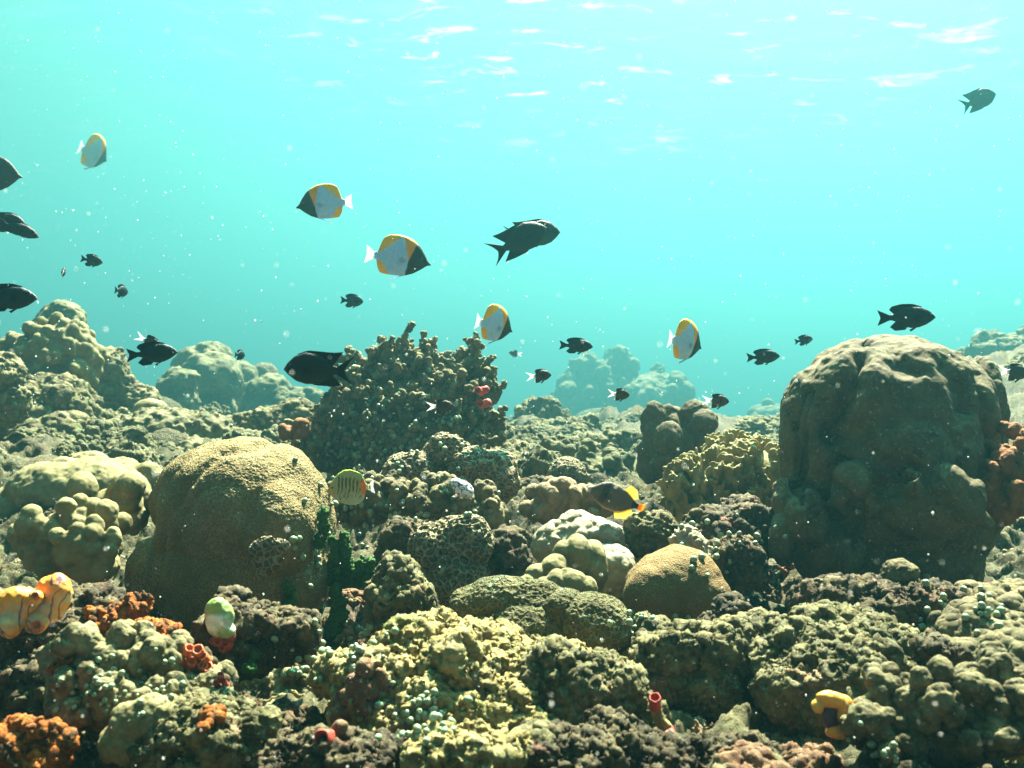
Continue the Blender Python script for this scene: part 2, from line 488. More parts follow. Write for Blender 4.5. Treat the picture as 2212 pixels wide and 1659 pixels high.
def on_surface(ells, n, rng, up=-.25, front=None):
    """points and outward normals spread over the outside of a pile of ellipsoids"""
    area = np.array([np.linalg.norm(m, 'fro')**2 for _, m in ells]); area /= area.sum()
    inv = [np.linalg.inv(m) for _, m in ells]
    out = []
    tries = 0
    while len(out) < n and tries < n*40:
        tries += 1
        k = rng.choices(range(len(ells)), area)[0]
        c, m = ells[k]
        u = np.array([rng.gauss(0, 1) for _ in range(3)]); u /= np.linalg.norm(u)
        p = m @ u + c
        nrm = inv[k].T @ u; nrm /= np.linalg.norm(nrm)
        if nrm[2] < up: continue
        if front is not None and nrm[1] > front: continue
        if any(np.linalg.norm(inv[j] @ (p-ells[j][0])) < .96 for j in range(len(ells)) if j != k): continue
        out.append((p, nrm))
    return out

def fingers(pts, rng, r=(.006, .012), n=(1, 3), lift=.6, spread=.35, gap=1.1, swell=1.0, fork=0.0):
    """knobs and short branches growing from surface points: chains of balls"""
    out = []
    for p, nrm in pts:
        u = nrm*(1-lift)+np.array([0, 0, 1])*lift+np.array([rng.gauss(0, spread) for _ in range(3)])
        u /= np.linalg.norm(u)
        r0 = rng.uniform(*r); q = p.copy()
        for k in range(rng.randint(*n)):
            rr = r0*rng.uniform(.85, 1.1)*(swell**k)
            out.append((q, np.diag([rr*rng.uniform(.85, 1.15), rr*rng.uniform(.85, 1.15), rr*rng.uniform(.9, 1.3)])))
            u = u+np.array([rng.gauss(0, .22) for _ in range(3)]); u /= np.linalg.norm(u)
            q = q+u*rr*gap
            if fork and k > 0 and rng.random() < fork:
                w = u+np.array([rng.gauss(0, .8) for _ in range(3)]); w /= np.linalg.norm(w)
                f = q.copy()
                for j in range(rng.randint(1, 3)):
                    f = f+w*rr*.85; out.append((f, np.diag([rr*.72*rng.uniform(.8, 1.2)]*3)))
    return out

def leaves(pts, rng, w=(.008, .014), h=(.012, .022), t=.003):
    """upright flat lobes like those of leafy coral"""
    out = []
    for p, nrm in pts:
        u = nrm*.45+np.array([rng.gauss(0, .3), rng.gauss(0, .3), 1]); u /= np.linalg.norm(u)
        a = np.cross(u, np.array([rng.gauss(0, 1), rng.gauss(0, 1), .1])); a /= np.linalg.norm(a)
        b = np.cross(u, a)
        W, H = rng.uniform(*w), rng.uniform(*h)
        B = np.stack([a*W, b*t, u*H], 1)
        out.append((p+u*H*.7, B))
        for s in (-1, 1):
            if rng.random() < .75:
                out.append((p+u*H*1.15+a*W*.7*s, np.stack([a*W*.55, b*t*.9, (u+a*.5*s)*H*.55], 1)))
    return out

def knobby(name, label, d, lobes, mat, n, seed=0, r=(.006, .012), ln=(1, 3), lift=.6, spread=.35, px=1.5, it=3, disp=(), cat='coral',
           up=-.3, front=None, style='finger', group=None, **kw):
    rng = random.Random(seed+100)
    el = [lobe(d, *l) for l in lobes]
    pts = on_surface(el, n, rng, up, front)
    ex = fingers(pts, rng, r, ln, lift, spread, **kw) if style == 'finger' else leaves(pts, rng, **kw)
    me = remesh(*union(el+ex, 3), px*d/983*Q, it)
    displace(me, disp, seed); smooth(me)
    o = to_base(me); ob = obj(name, me, M[mat]); ob.location = o
    tag(ob, label, cat, group)
    return ob

FINE = [('fbm', .004, .03, 4)]
ROUGH = [('fbm', .012, .06, 5), ('ridge', .005, .025, 3), ('dome', .004, .012), ('fbm', .003, .007, 3)]
CRUST = [('fbm', .018, .09, 5), ('ridge', .010, .05, 5), ('dome', .005, .014), ('ridge', .003, .012, 3), ('fbm', .003, .006, 3)]
FINECRUST = [('fbm', .022, .10, 5), ('ridge', .007, .04, 5), ('dome', .0045, .012), ('ridge', .0028, .010, 3), ('fbm', .003, .006, 3)]
SOFT = [('fbm', .006, .09, 3), ('fbm', .0015, .02, 3)]

# ---- the big heads
head('brain_coral', 'big tan brain coral head with fine honeycomb ridges, left of the branching coral mass', 1.5,
     [(530, 1115, 178, 165), (505, 1040, 150, 90, .02), (500, 1080, 168, 126, .07), (520, 1240, 190, 150), (655, 1130, 65, 115, .03), (405, 1150, 62, 150, .0),
      (335, 1240, 62, 85, -.02), (300, 1235, 30, 50, 0), (600, 1140, 90, 110, -.06), (470, 1120, 90, 100, -.05)],
     'brain', disp=[('fbm', .006, .10, 3), ('fbm', .002, .03, 3), ('cell', .001, .005)], px=1.0, it=16, seed=1,
     grooves=[([(600, 958), (480, 985), (400, 1050), (360, 1120), (352, 1220), (345, 1320)], 9, .007), ([(430, 1060), (395, 1120), (385, 1200)], 8, .004)])
head('boulder_coral', 'huge smooth brown boulder coral with deep folds running down from its crown', 1.62,
     [(1925, 905, 215, 176), (1930, 1070, 214, 205), (1765, 960, 72, 165, -.02), (1728, 985, 38, 140, 0), (1855, 860, 105, 118, -.06), (1990, 840, 120, 100, -.05),
      (2075, 900, 72, 130, -.02), (2120, 900, 36, 130, .03), (1940, 1000, 120, 130, -.09), (2030, 990, 80, 140, -.08),
      (1700, 1080, 40, 56, -.06), (1745, 1118, 48, 66, -.1), (1690, 1165, 36, 60, -.08), (1850, 1060, 60, 70, -.13), (1800, 1190, 90, 80, -.08),
      (2010, 1095, 105, 66, -.16, 60), (1972, 1045, 24, 38, -.2), (2045, 1045, 44, 42, -.19), (2085, 1080, 45, 45, -.19), (2122, 1118, 38, 22, -.19, 25, 38),
      (1905, 1130, 80, 60, -.10), (1950, 1220, 165, 90, -.06)],
     'porites', disp=[('fbm', .011, .12, 3), ('fbm', .004, .035, 3), ('fbm', .001, .01, 3)], px=1.3, it=30, seed=2,
     grooves=[([(1862, 762), (1838, 815), (1820, 860), (1798, 905), (1795, 940)], 20, .034), ([(1735, 850), (1712, 920), (1706, 1010)], 9, .014), ([(1756, 845), (1735, 930), (1728, 1040), (1730, 1090)], 9, .016),
              ([(2040, 790), (2070, 830), (2080, 880)], 22, .018), ([(2108, 815), (2130, 870), (2138, 940)], 10, .014), ([(1960, 790), (1985, 800)], 18, .010),
              ([(1790, 930), (1850, 950), (1900, 1000), (1960, 1010)], 18, .016), ([(1960, 1010), (1905, 1050), (1850, 1120)], 18, .016), ([(1800, 1040), (1840, 1090), (1850, 1150)], 16, .014)])
head('dome_coral', 'ochre dome coral with a smooth sunlit top, right of the lumpy cream coral', 1.42,
     [(1455, 1262, 108, 82), (1485, 1290, 92, 75, -.01), (1420, 1290, 76, 78, -.02), (1460, 1350, 100, 60)],
     'dome', disp=SOFT, px=1.2, it=10, seed=3)
head('maze_coral', 'round maze coral with coarse winding walls and a dark hollow in its front', 1.46,
     [(985, 1185, 70, 68, .02), (925, 1195, 40, 60, 0), (1020, 1175, 38, 55, 0), (975, 1250, 75, 70), (1000, 1150, 45, 30, .0)],
     'maze', disp=[('fbm', .008, .06, 3), ('cell', .0036, .0105)], px=1.0, it=6, seed=4)
head('rounded_rock', 'dark mossy rounded rock left of the maze coral', 1.55, [(872, 1165, 54, 50), (860, 1195, 45, 45)], 'darkrock', 'rock', ROUGH, 1.4, seed=5)
head('brown_rock', 'brown weathered rock tucked against the right side of the maze coral', 1.5, [(1088, 1200, 42, 44), (1105, 1235, 36, 40), (1070, 1225, 30, 40)], 'darkrock', 'rock', ROUGH, 1.4, seed=6)
head('lobed_coral', 'cream coral of smooth rounded humps before the glaring white coral', 1.42,
     [(1248, 1200, 30, 48, .02), (1285, 1225, 34, 60, .03), (1222, 1195, 26, 28, .02), (1165, 1245, 34, 26), (1200, 1230, 32, 30), (1205, 1262, 28, 26, -.03),
      (1235, 1255, 30, 26, -.03), (1180, 1275, 30, 26, -.03), (1145, 1260, 28, 22, -.01), (1260, 1270, 30, 26, -.02), (1220, 1290, 50, 30, -.01)],
     'cream', disp=[('fbm', .005, .05, 3), ('fbm', .001, .012, 3)], px=1.0, it=4, seed=7)
head('bleached_coral', 'glaring white bleached coral behind the cream humps', 1.65,
     [(1270, 1165, 95, 44), (1330, 1195, 60, 50), (1210, 1180, 50, 40), (1240, 1135, 28, 22), (1310, 1240, 60, 60, -.08)],
     'white', disp=[('fbm', .010, .06, 4), ('dome', .005, .016)], px=1.2, it=4, seed=8)
head('honeycomb_coral', 'green grey honeycomb coral with two domes behind the mustard mound', 1.22,
     [(1075, 1305, 105, 60), (1150, 1320, 80, 58, -.01), (1270, 1355, 78, 62, -.04), (1215, 1330, 60, 45, -.03), (1130, 1360, 90, 50, -.04), (1040, 1330, 60, 50)],
     'honey', disp=[('fbm', .010, .07, 3), ('cell', .0016, .0075)], px=1.1, it=7, seed=9)
head('crusted_mound', 'broad mustard yellow crusted mound in the sunlit middle of the reef front', 1.05,
     [(1010, 1434, 190, 78, .06), (900, 1474, 150, 90, .02), (1180, 1474, 150, 80, .03), (1050, 1514, 190, 110), (1230, 1534, 110, 110, 0), (830, 1504, 90, 100, 0),
      (930, 1564, 130, 100, -.03), (1130, 1604, 130, 110, -.04), (1260, 1594, 70, 90, -.04), (745, 1454, 70, 50, .05), (1000, 1434, 28, 40, -.04)],
     'crust', 'rock', FINECRUST, 1.05, 6, seed=10)
head('lumpy_rock', 'pale lumpy rock with algae crust just left of the honeycomb coral', 1.28,
     [(868, 1258, 46, 36, .02), (850, 1300, 60, 46), (890, 1300, 44, 50), (830, 1330, 50, 36), (900, 1345, 50, 40)], 'rock', 'rock', CRUST, 1.2, 4, seed=11)

# ---- left slope
head('smooth_hump_coral', 'olive coral sheet of smooth low humps on the left slope', 2.2,
     [(170, 1060, 150, 70), (195, 1005, 38, 32, .1), (250, 1020, 60, 34, .08), (310, 1030, 40, 30, .06), (120, 1070, 70, 48, -.03), (190, 1055, 44, 44, -.05), (265, 1060, 44, 40, -.04), (60, 1110, 90, 70),
      (150, 1140, 120, 80, .0), (225, 1035, 34, 30, 0)],
     'cream', disp=[('fbm', .010, .09, 4), ('dome', .006, .04), ('fbm', .0015, .012, 3)], px=1.4, it=7, seed=12)
knobby('finger_coral', 'pale finger coral with thick rounded knobs above the orange sea squirts', 1.4,
       [(165, 1195, 75, 40), (200, 1220, 60, 40), (120, 1210, 50, 45)], 'cream', 34, 13, (.0125, .0165), (2, 4), .85, .22, 1.2, 3, [('fbm', .002, .02, 3)], gap=1.15)
knobby('pillar_coral', 'cluster of dark upright knobs at the left edge of the brain coral', 1.55,
       [(250, 1130, 40, 30), (210, 1145, 30, 26)], 'cream', 10, 14, (.016, .024), (2, 3), .9, .15, 1.4, 4, [('fbm', .002, .02, 3)], gap=1.1)
knobby('bubbly_coral', 'dark coral bank covered in bead like knobs behind the brain coral', 3.4,
       [(350, 945, 120, 62), (440, 950, 70, 58), (280, 960, 70, 60), (380, 1000, 140, 60, -.1), (520, 990, 90, 60, 0)], 'knob', 900, 15, (.007, .013), (1, 1), .3, .4, 1.5, 1, [('fbm', .003, .03, 3)], up=-.6)
head('half_buried_dome', 'smooth pale dome coral peeking over the beaded bank', 4.2, [(326, 885, 40, 26), (326, 905, 42, 30)], 'cream', disp=SOFT, px=1.4, it=8, seed=16)
head('ledge_rock', 'long ridged rock ledge below the knobby golden coral', 3.6,
     [(110, 880, 110, 60), (60, 930, 90, 60, -.1), (165, 905, 80, 46, 0), (130, 965, 110, 60, -.15), (20, 900, 60, 50)], 'rock', 'rock', [('fbm', .04, .2, 5), ('ridge', .018, .08, 4), ('dome', .012, .04), ('fbm', .006, .015, 3)], 1.4, 5, seed=17)
knobby('golden_coral', 'golden white knobby coral below the round topped pillar', 3.8,
       [(120, 765, 80, 60), (90, 810, 80, 60), (165, 800, 46, 60), (40, 800, 50, 60)], 'cream', 190, 18, (.016, .028), (1, 2), .55, .35, 1.4, 3, [('fbm', .003, .03, 3)], up=-.4)
head('round_pillar', 'round topped rock pillar rising highest at the left', 5.6, [(135, 690, 54, 42), (112, 700, 34, 36), (136, 740, 54, 70), (136, 830, 60, 90)], 'far', 'rock', [('fbm', .02, .12, 4), ('fbm', .006, .03, 3)], 1.5, 5, seed=19)
head('rocky_column', 'steep ribbed rock column right of the golden coral', 4.6, [(235, 800, 42, 50), (225, 850, 50, 50), (268, 850, 28, 40), (300, 868, 46, 36), (215, 775, 24, 26), (258, 765, 14, 14)], 'rock', 'rock',
     [('fbm', .014, .06, 4), ('ridge', .008, .035, 3), ('fbm', .004, .012, 3)], 1.4, 3, seed=20)
head('edge_coral', 'sunlit rough coral cut by the left picture border', 3.0, [(5, 815, 40, 50), (-20, 860, 50, 70), (15, 870, 40, 50)], 'knob', disp=ROUGH, px=1.5, it=3, seed=21)

# ---- hazy heads behind the left slope
head('twin_dome', 'hazy pale dome pair standing tallest behind the black damselfish', 9, [(432, 775, 60, 42), (410, 800, 44, 48), (458, 815, 60, 50, -.15), (420, 830, 46, 46, -.2), (430, 890, 80, 70)], 'far', disp=[('fbm', .06, .5, 3), ('fbm', .02, .1, 3)], px=1.4, it=5, seed=22)
head('stump_rock', 'squat flat topped stump left of the hazy twin dome', 8, [(390, 845, 40, 40), (375, 880, 32, 50), (405, 880, 32, 46), (380, 815, 24, 14), (412, 812, 20, 10)], 'far', 'rock', [('fbm', .05, .25, 4), ('fbm', .02, .07, 3)], 1.4, 3, seed=23)
head('slanted_dome', 'smooth slanted dome right of the hazy twin dome', 9.6, [(520, 820, 38, 40), (500, 850, 60, 46), (540, 860, 40, 50)], 'far', disp=[('fbm', .02, .2, 3), ('fbm', .006, .05, 3)], px=1.4, it=5, seed=24)
head('speckled_dome', 'speckled dome coral farthest right of the hazy left group', 10.5, [(568, 820, 36, 38), (572, 850, 38, 40)], 'farbrain', disp=[('fbm', .015, .15, 3)], px=1.4, it=5, seed=25)
head('crumbled_rock', 'low crumbled hazy rock between the domes and the black surgeonfish', 9.2, [(600, 868, 36, 26), (575, 870, 40, 40), (640, 870, 30, 24), (680, 862, 26, 26), (660, 880, 40, 26), (620, 890, 80, 30)], 'far', 'rock', [('fbm', .09, .4, 4), ('dome', .04, .13), ('fbm', .02, .06, 3)], 1.4, 3, seed=26)
head('pale_bank', 'pale rubble bank running into the left foot of the branching mass', 3.8, [(590, 920, 70, 36), (540, 930, 60, 36), (640, 900, 40, 30), (620, 950, 70, 50, -.2)], 'rock', 'rock', CRUST, 1.4, 4, seed=27)

# ---- middle
knobby('branching_coral', 'tall dark mass of stubby branching coral in the middle of the reef', 2.45,
       [(880, 905, 130, 90), (830, 855, 62, 50), (850, 800, 36, 50), (925, 825, 32, 40), (1000, 845, 30, 50), (960, 875, 66, 56, -.06), (780, 900, 80, 76), (905, 960, 140, 90, -.04), (1020, 925, 50, 40, 0),
        (720, 960, 70, 60, 0), (838, 765, 20, 22), (920, 772, 13, 26), (1025, 785, 16, 30), (1048, 835, 20, 22, -.04), (760, 830, 34, 44), (862, 768, 13, 24), (905, 790, 12, 26), (955, 800, 14, 20), (985, 800, 16, 26), (812, 800, 14, 20), (1060, 860, 18, 14, -.05), (740, 870, 26, 20), (1068, 940, 20, 24)],
       'knob', 560, 30, (.0055, .0095), (4, 9), .5, .6, 1.0, 0, [('fbm', .006, .03, 4), ('ridge', .004, .013, 3), ('dome', .002, .007)], up=-.5, gap=.95, swell=.93, fork=.4)
knobby('yellow_knob_coral', 'small yellow knobs on the left shoulder of the branching mass', 2.3, [(622, 940, 10, 10), (655, 935, 12, 10)], 'rust', 8, 31, (.012, .016), (1, 2), .8, .2, 1.2, 3, gap=1.2)
head('saddle_coral', 'saddle shaped ridged coral with a shadowed hollow under the branching mass', 1.95,
     [(965, 975, 55, 38, .03), (1030, 1010, 70, 46, .0), (890, 1020, 56, 50, 0), (930, 1060, 90, 46, .02), (1040, 1070, 66, 50, .0), (1080, 1050, 40, 34, -.02), (860, 1050, 34, 50, .02)],
     'maze', disp=[('fbm', .012, .07, 4), ('cell', .003, .014), ('fbm', .002, .01, 2)], px=1.2, it=4, seed=32)
knobby('cauliflower_coral', 'mauve brown cauliflower coral strip below the saddle shaped coral', 1.75,
       [(840, 1090, 80, 26), (930, 1090, 90, 30), (1010, 1105, 60, 26), (770, 1110, 50, 26), (1040, 1130, 40, 26)], 'mauve', 130, 33, (.009, .014), (1, 3), .6, .35, 1.15, 2, [('dome', .003, .01), ('fbm', .002, .01, 3)])
knobby('pink_coral', 'pinkish bunch of rounded knobs left of the brown triggerfish', 1.85,
       [(1215, 1085, 50, 30), (1190, 1105, 40, 30), (1265, 1105, 40, 24), (1300, 1100, 24, 20)], 'pinkknob', 70, 34, (.010, .015), (1, 2), .6, .35, 1.15, 3, [('dome', .002, .01)])
head('round_coral', 'single round honeycombed knob left of the triggerfish snout', 2.3, [(1228, 1030, 42, 38), (1228, 1060, 44, 40)], 'maze', disp=[('fbm', .006, .06, 3), ('cell', .003, .012)], px=1.2, seed=35)
knobby('chimney_coral', 'dark cluster of stout chimney like lobes before the far mound', 2.4,
       [(1460, 960, 56, 40), (1445, 1000, 50, 50), (1500, 985, 26, 60), (1405, 1010, 32, 40)], 'porites', 9, 36, (.026, .036), (2, 2), .95, .12, 1.3, 5, [('fbm', .006, .05, 3), ('fbm', .0015, .012, 3)], gap=1.2,
       up=.3)
knobby('leafy_coral', 'olive leafy coral with upright frills left of the huge boulder coral', 1.85,
       [(1560, 1040, 90, 50), (1500, 1060, 60, 46), (1630, 1030, 60, 60), (1590, 1000, 60, 40, .05), (1560, 1100, 110, 60)], 'leafy', 300, 37, px=1.0, it=2, style='leaf', up=-.35, front=.75,
       w=(.008, .013), h=(.012, .02), t=.0035)
head('pitted_rock', 'rough pitted rock with shaded front below the leafy coral', 1.6, [(1560, 1165, 70, 44), (1510, 1150, 46, 40), (1620, 1160, 60, 50), (1600, 1130, 60, 40, .05)], 'darkrock', 'rock', CRUST, 1.2, 3, seed=38)
head('sunlit_rock', 'sunlit rough boulder under the triggerfish tail', 1.62, [(1412, 1150, 56, 36), (1385, 1165, 34, 30), (1440, 1165, 34, 34)], 'rock', 'rock', ROUGH, 1.2, 4, seed=39)
head('pale_rock', 'small pale rounded rock behind the ochre dome', 1.5, [(1485, 1172, 36, 28), (1500, 1185, 30, 26)], 'white', 'rock', ROUGH, 1.2, 4, seed=40)
head('scruffy_rock', 'scruffy brown knob right of the ochre dome', 1.5, [(1592, 1210, 52, 40), (1600, 1235, 50, 40), (1560, 1225, 30, 36)], 'darkrock', 'rock', CRUST, 1.2, 3, seed=41)

# ---- far reef
knobby('far_mound', 'big hazy mound of clustered domes in the distance', 24,
       [(1310, 850, 90, 56), (1260, 810, 44, 36), (1330, 800, 50, 28), (1400, 870, 90, 62, -.4), (1410, 850, 70, 46, -.3), (1440, 910, 60, 50), (1300, 910, 110, 50), (1240, 870, 46, 50, -.5), (1470, 890, 24, 20)],
       'far', 60, 42, (.16, .28), (1, 1), .4, .3, 1.3, 4, [('fbm', .11, .8, 4), ('fbm', .05, .22, 3)], up=-.1)
head('far_dome', 'low speckled dome at the foot of the far mound', 16, [(1288, 918, 54, 36), (1288, 940, 58, 36)], 'farbrain', disp=[('fbm', .02, .3, 3)], px=1.3, seed=43)
head('far_boulder', 'hazy round boulder left of the low speckled dome', 16.5, [(1155, 912, 32, 24), (1155, 930, 34, 26)], 'far', disp=[('fbm', .03, .25, 4)], px=1.3, seed=44)
head('far_pebble_head', 'little hazy head between the round boulder and the far mound', 16, [(1192, 905, 17, 20), (1192, 925, 18, 24)], 'far', disp=[('fbm', .03, .2, 4)], px=1.3, seed=45)
head('far_bommie', 'faint reef knoll left of the huge boulder coral', 24, [(1650, 915, 50, 34), (1625, 935, 40, 36), (1680, 900, 30, 24), (1655, 960, 70, 40), (1665, 880, 16, 12)], 'far', 'rock', [('fbm', .22, .9, 5), ('dome', .12, .3)], 1.3, 2, seed=46)
head('far_ridge', 'hazy stepped reef wall behind the huge boulder coral at the right border', 10, [(2190, 780, 80, 46), (2240, 760, 80, 40), (2170, 850, 70, 90, .2), (2230, 840, 80, 60, -.2), (2120, 790, 40, 22, .2), (2240, 930, 100, 90, 0), (2210, 745, 30, 16)], 'far', 'rock',
     [('fbm', .14, .6, 5), ('ridge', .06, .3, 3), ('fbm', .025, .08, 3)], 1.3, 2, seed=47)
knobby('rim_lit_coral', 'rust brown finger coral with glowing rims at the right border', 1.5,
       [(2190, 1040, 50, 60), (2160, 1085, 46, 50), (2220, 1000, 50, 40)], 'rust', 60, 48, (.008, .011), (2, 4), .7, .3, 1.1, 2, [('fbm', .002, .012, 3)], gap=1.25)

# ---- front right
head('right_mound', 'olive crusted mound in the front right with dark overhangs', 1.12,
     [(1800, 1410, 130, 70, .03), (1720, 1430, 80, 66), (1880, 1420, 100, 56, 0), (1800, 1480, 150, 70, -.02), (1930, 1470, 80, 56, -.02), (1640, 1400, 90, 50, .06), (1850, 1350, 110, 40, .12)],
     'rock', 'rock', CRUST, 1.15, 4, seed=50)
head('green_slab', 'green tinted rubble slab between the mustard mound and the front right mound', 1.15, [(1480, 1420, 110, 56), (1440, 1470, 80, 60), (1540, 1440, 80, 50), (1400, 1400, 50, 36, .05), (1500, 1500, 100, 70, -.02)], 'rock', 'rock', CRUST, 1.15, 4, seed=51)
head('right_bank', 'big brown knuckled bank filling the right border', 1.15, [(2120, 1380, 110, 70, .05), (2180, 1330, 80, 60, .1), (2060, 1440, 70, 56), (2180, 1440, 80, 70), (2100, 1320, 80, 40, .15), (2140, 1250, 90, 40, .22)], 'mauve', 'rock',
     [('fbm', .014, .08, 4), ('dome', .012, .03), ('dome', .005, .013)], 1.15, 3, seed=52)
knobby('stubby_coral', 'pale stubby branching coral in the lower right corner', .92,
       [(1960, 1600, 70, 50), (2060, 1600, 90, 60), (2160, 1560, 80, 70), (1930, 1560, 40, 40), (2100, 1540, 60, 40)], 'mauve', 110, 53, (.008, .0125), (2, 4), .55, .35, 1.2, 3, [('dome', .0025, .009), ('fbm', .0015, .008, 2)], gap=1.15)
head('dark_round_rock', 'dark round knob at the lower right foot of the ochre dome', 1.25, [(1580, 1335, 40, 36), (1560, 1350, 46, 30)], 'darkrock', 'rock', ROUGH, 1.2, 4, seed=54)
head('barrel_coral', 'pinkish brown textured barrel knob before the huge boulder coral', 1.3, [(1945, 1245, 36, 34), (1945, 1275, 42, 40)], 'mauve', disp=[('cell', .003, .008), ('fbm', .003, .02, 3)], px=1.1, seed=55)
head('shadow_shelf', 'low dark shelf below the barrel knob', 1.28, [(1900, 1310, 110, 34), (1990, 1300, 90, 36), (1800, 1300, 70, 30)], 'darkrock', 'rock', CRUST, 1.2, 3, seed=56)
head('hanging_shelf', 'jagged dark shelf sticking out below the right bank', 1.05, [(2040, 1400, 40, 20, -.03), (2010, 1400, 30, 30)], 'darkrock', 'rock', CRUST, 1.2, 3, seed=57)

# ---- front left
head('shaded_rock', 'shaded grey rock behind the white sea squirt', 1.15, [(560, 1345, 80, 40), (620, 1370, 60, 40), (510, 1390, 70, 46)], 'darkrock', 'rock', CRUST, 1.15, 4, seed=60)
head('pitted_plate', 'thin rim plate coral growing out of the brain coral front', 1.33, [(580, 1200, 40, 46, 0, 12, 20), (600, 1180, 30, 22, 0, 14)], 'maze', disp=[('fbm', .006, .05, 3), ('cell', .0016, .006)], px=1.1, seed=61)
knobby('rubble_coral', 'heap of pale knobby coral left of the orange cup corals', 1.02,
       [(230, 1450, 90, 56), (310, 1470, 70, 60), (180, 1490, 60, 50), (380, 1500, 60, 50), (270, 1520, 120, 60, -.03)], 'knob', 130, 62, (.007, .013), (1, 3), .5, .4, 1.15, 2, [('dome', .003, .01), ('fbm', .002, .01, 3)])
head('smooth_cap_coral', 'pair of pale smooth capped humps in the lower left', .92, [(300, 1560, 56, 44), (330, 1540, 40, 36), (350, 1600, 46, 40), (280, 1600, 60, 50)], 'cream', disp=[('fbm', .006, .04, 4), ('dome', .003, .015), ('fbm', .001, .008, 3)], px=1.1, it=6, seed=63)
head('pale_rubble', 'bright pale rubble patch beside the smooth capped humps', .92, [(440, 1585, 110, 50), (400, 1640, 120, 60), (520, 1620, 70, 46), (480, 1550, 60, 34, .04)], 'rock', 'rock', FINECRUST, 1.15, 3, seed=64)
head('scaly_rock', 'upright scaly knob beside the bright pale rubble patch', .92, [(555, 1580, 42, 36), (545, 1620, 46, 50), (580, 1560, 24, 24)], 'rock', 'rock', [('cell', .003, .008), ('fbm', .005, .03, 4)], 1.1, 4, seed=65)
head('front_lump', 'warty lump at the bottom border below the mustard mound', .88, [(1010, 1640, 90, 50), (930, 1650, 60, 36)], 'crust', 'rock', CRUST, 1.1, 4, seed=66)
head('beaded_lump', 'small beaded grey lump beside the red tipped sponge', .9, [(1160, 1600, 40, 34), (1150, 1630, 60, 40)], 'knob', 'rock', [('dome', .007, .014), ('fbm', .003, .02, 3)], 1.0, 3, seed=67)
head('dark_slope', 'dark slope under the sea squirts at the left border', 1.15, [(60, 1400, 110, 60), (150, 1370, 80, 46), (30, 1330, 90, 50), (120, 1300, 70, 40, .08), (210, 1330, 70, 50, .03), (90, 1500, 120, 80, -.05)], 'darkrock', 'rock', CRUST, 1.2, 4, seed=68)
head('orange_sponge', 'orange encrusting sponge lump above the orange cup corals', 1.08, [(318, 1388, 54, 36), (352, 1398, 38, 32), (280, 1400, 30, 22)], 'orange', 'sponge', [('fbm', .010, .03, 5), ('ridge', .006, .014, 3), ('dome', .003, .007)], 1.0, 3, seed=69)
head('orange_sponge', 'smaller orange encrusting sponge below the orange sea squirts', 1.15, [(240, 1335, 54, 24), (288, 1312, 26, 24), (220, 1358, 40, 22), (262, 1318, 24, 20)], 'orange', 'sponge', [('fbm', .010, .03, 5), ('ridge', .006, .014, 3), ('dome', .003, .007)], 1.0, 3, seed=70)
head('orange_sponge', 'dull orange sponge crust in the lower left corner', .9, [(30, 1600, 70, 34), (80, 1630, 70, 34), (10, 1640, 40, 40), (120, 1600, 30, 18)], 'orange', 'sponge', [('fbm', .010, .03, 5), ('ridge', .006, .014, 3), ('dome', .003, .007)], 1.1, 3, seed=71)
head('border_rock', 'dark jagged rock along the bottom border right of the front lump', .9, [(1230, 1640, 120, 46), (1340, 1630, 100, 60, .02), (1450, 1650, 90, 50, .0), (1560, 1660, 90, 40, .0)], 'darkrock', 'rock', FINECRUST, 1.1, 4, seed=72)
head('border_rock', 'dark rock at the bottom border between the tube sponge and the scaly rock', .9, [(650, 1650, 90, 46), (760, 1660, 80, 50), (840, 1640, 60, 40, .03)], 'darkrock', 'rock', FINECRUST, 1.1, 4, seed=73)
head('rough_rock', 'grey green rough shoulder on the right side of the mustard mound', 1.03, [(1230, 1480, 80, 60), (1290, 1530, 70, 70), (1330, 1590, 90, 60), (1250, 1580, 70, 60, -.02)], 'rock', 'rock', FINECRUST, 1.1, 4, seed=74)
# ---------------------------------------------------------------- smaller heads filling the reef floor (each kind modelled a few times, then copied)
def local_head(name, els, mat, voxel, it, disp, seed):
    me = remesh(*union(els, 3), voxel, it)
    displace(me, disp, seed); smooth(me)
    me.name = name; me.materials.append(M[mat])
    return me
def dome_els(rng, r, n=4, flat=.7):
    e = [ell((0, 0, 0), (r, r, r*flat))]
    for k in range(n):
        a = rng.uniform(0, 6.28); q = rng.uniform(.35, .75)*r
        e.append(ell((q*math.cos(a), q*math.sin(a), rng.uniform(-.1, .35)*r), (r*rng.uniform(.35, .6), r*rng.uniform(.35, .6), r*rng.uniform(.35, .6)*flat*1.2)))
    return e
def scatter(spec, spots, group, label, seed):
    """spec: list of (name, mesh); spots: (x, y, sink, scale)"""
    rng = random.Random(seed)
    for x, y, sink, s in spots:
        nm, me = rng.choice(spec)
        o = obj(nm, me, None)
        z = float(ground(x, y)[0])
        o.location = (x, y, z-sink*s); o.rotation_euler = (rng.uniform(-.2, .2), rng.uniform(-.2, .2), rng.uniform(0, 6.28))
        o.scale = (s*rng.uniform(.85, 1.2), s*rng.uniform(.85, 1.2), s*rng.uniform(.8, 1.25))
        tag(o, label, 'coral' if 'coral' in nm else 'rock', group)

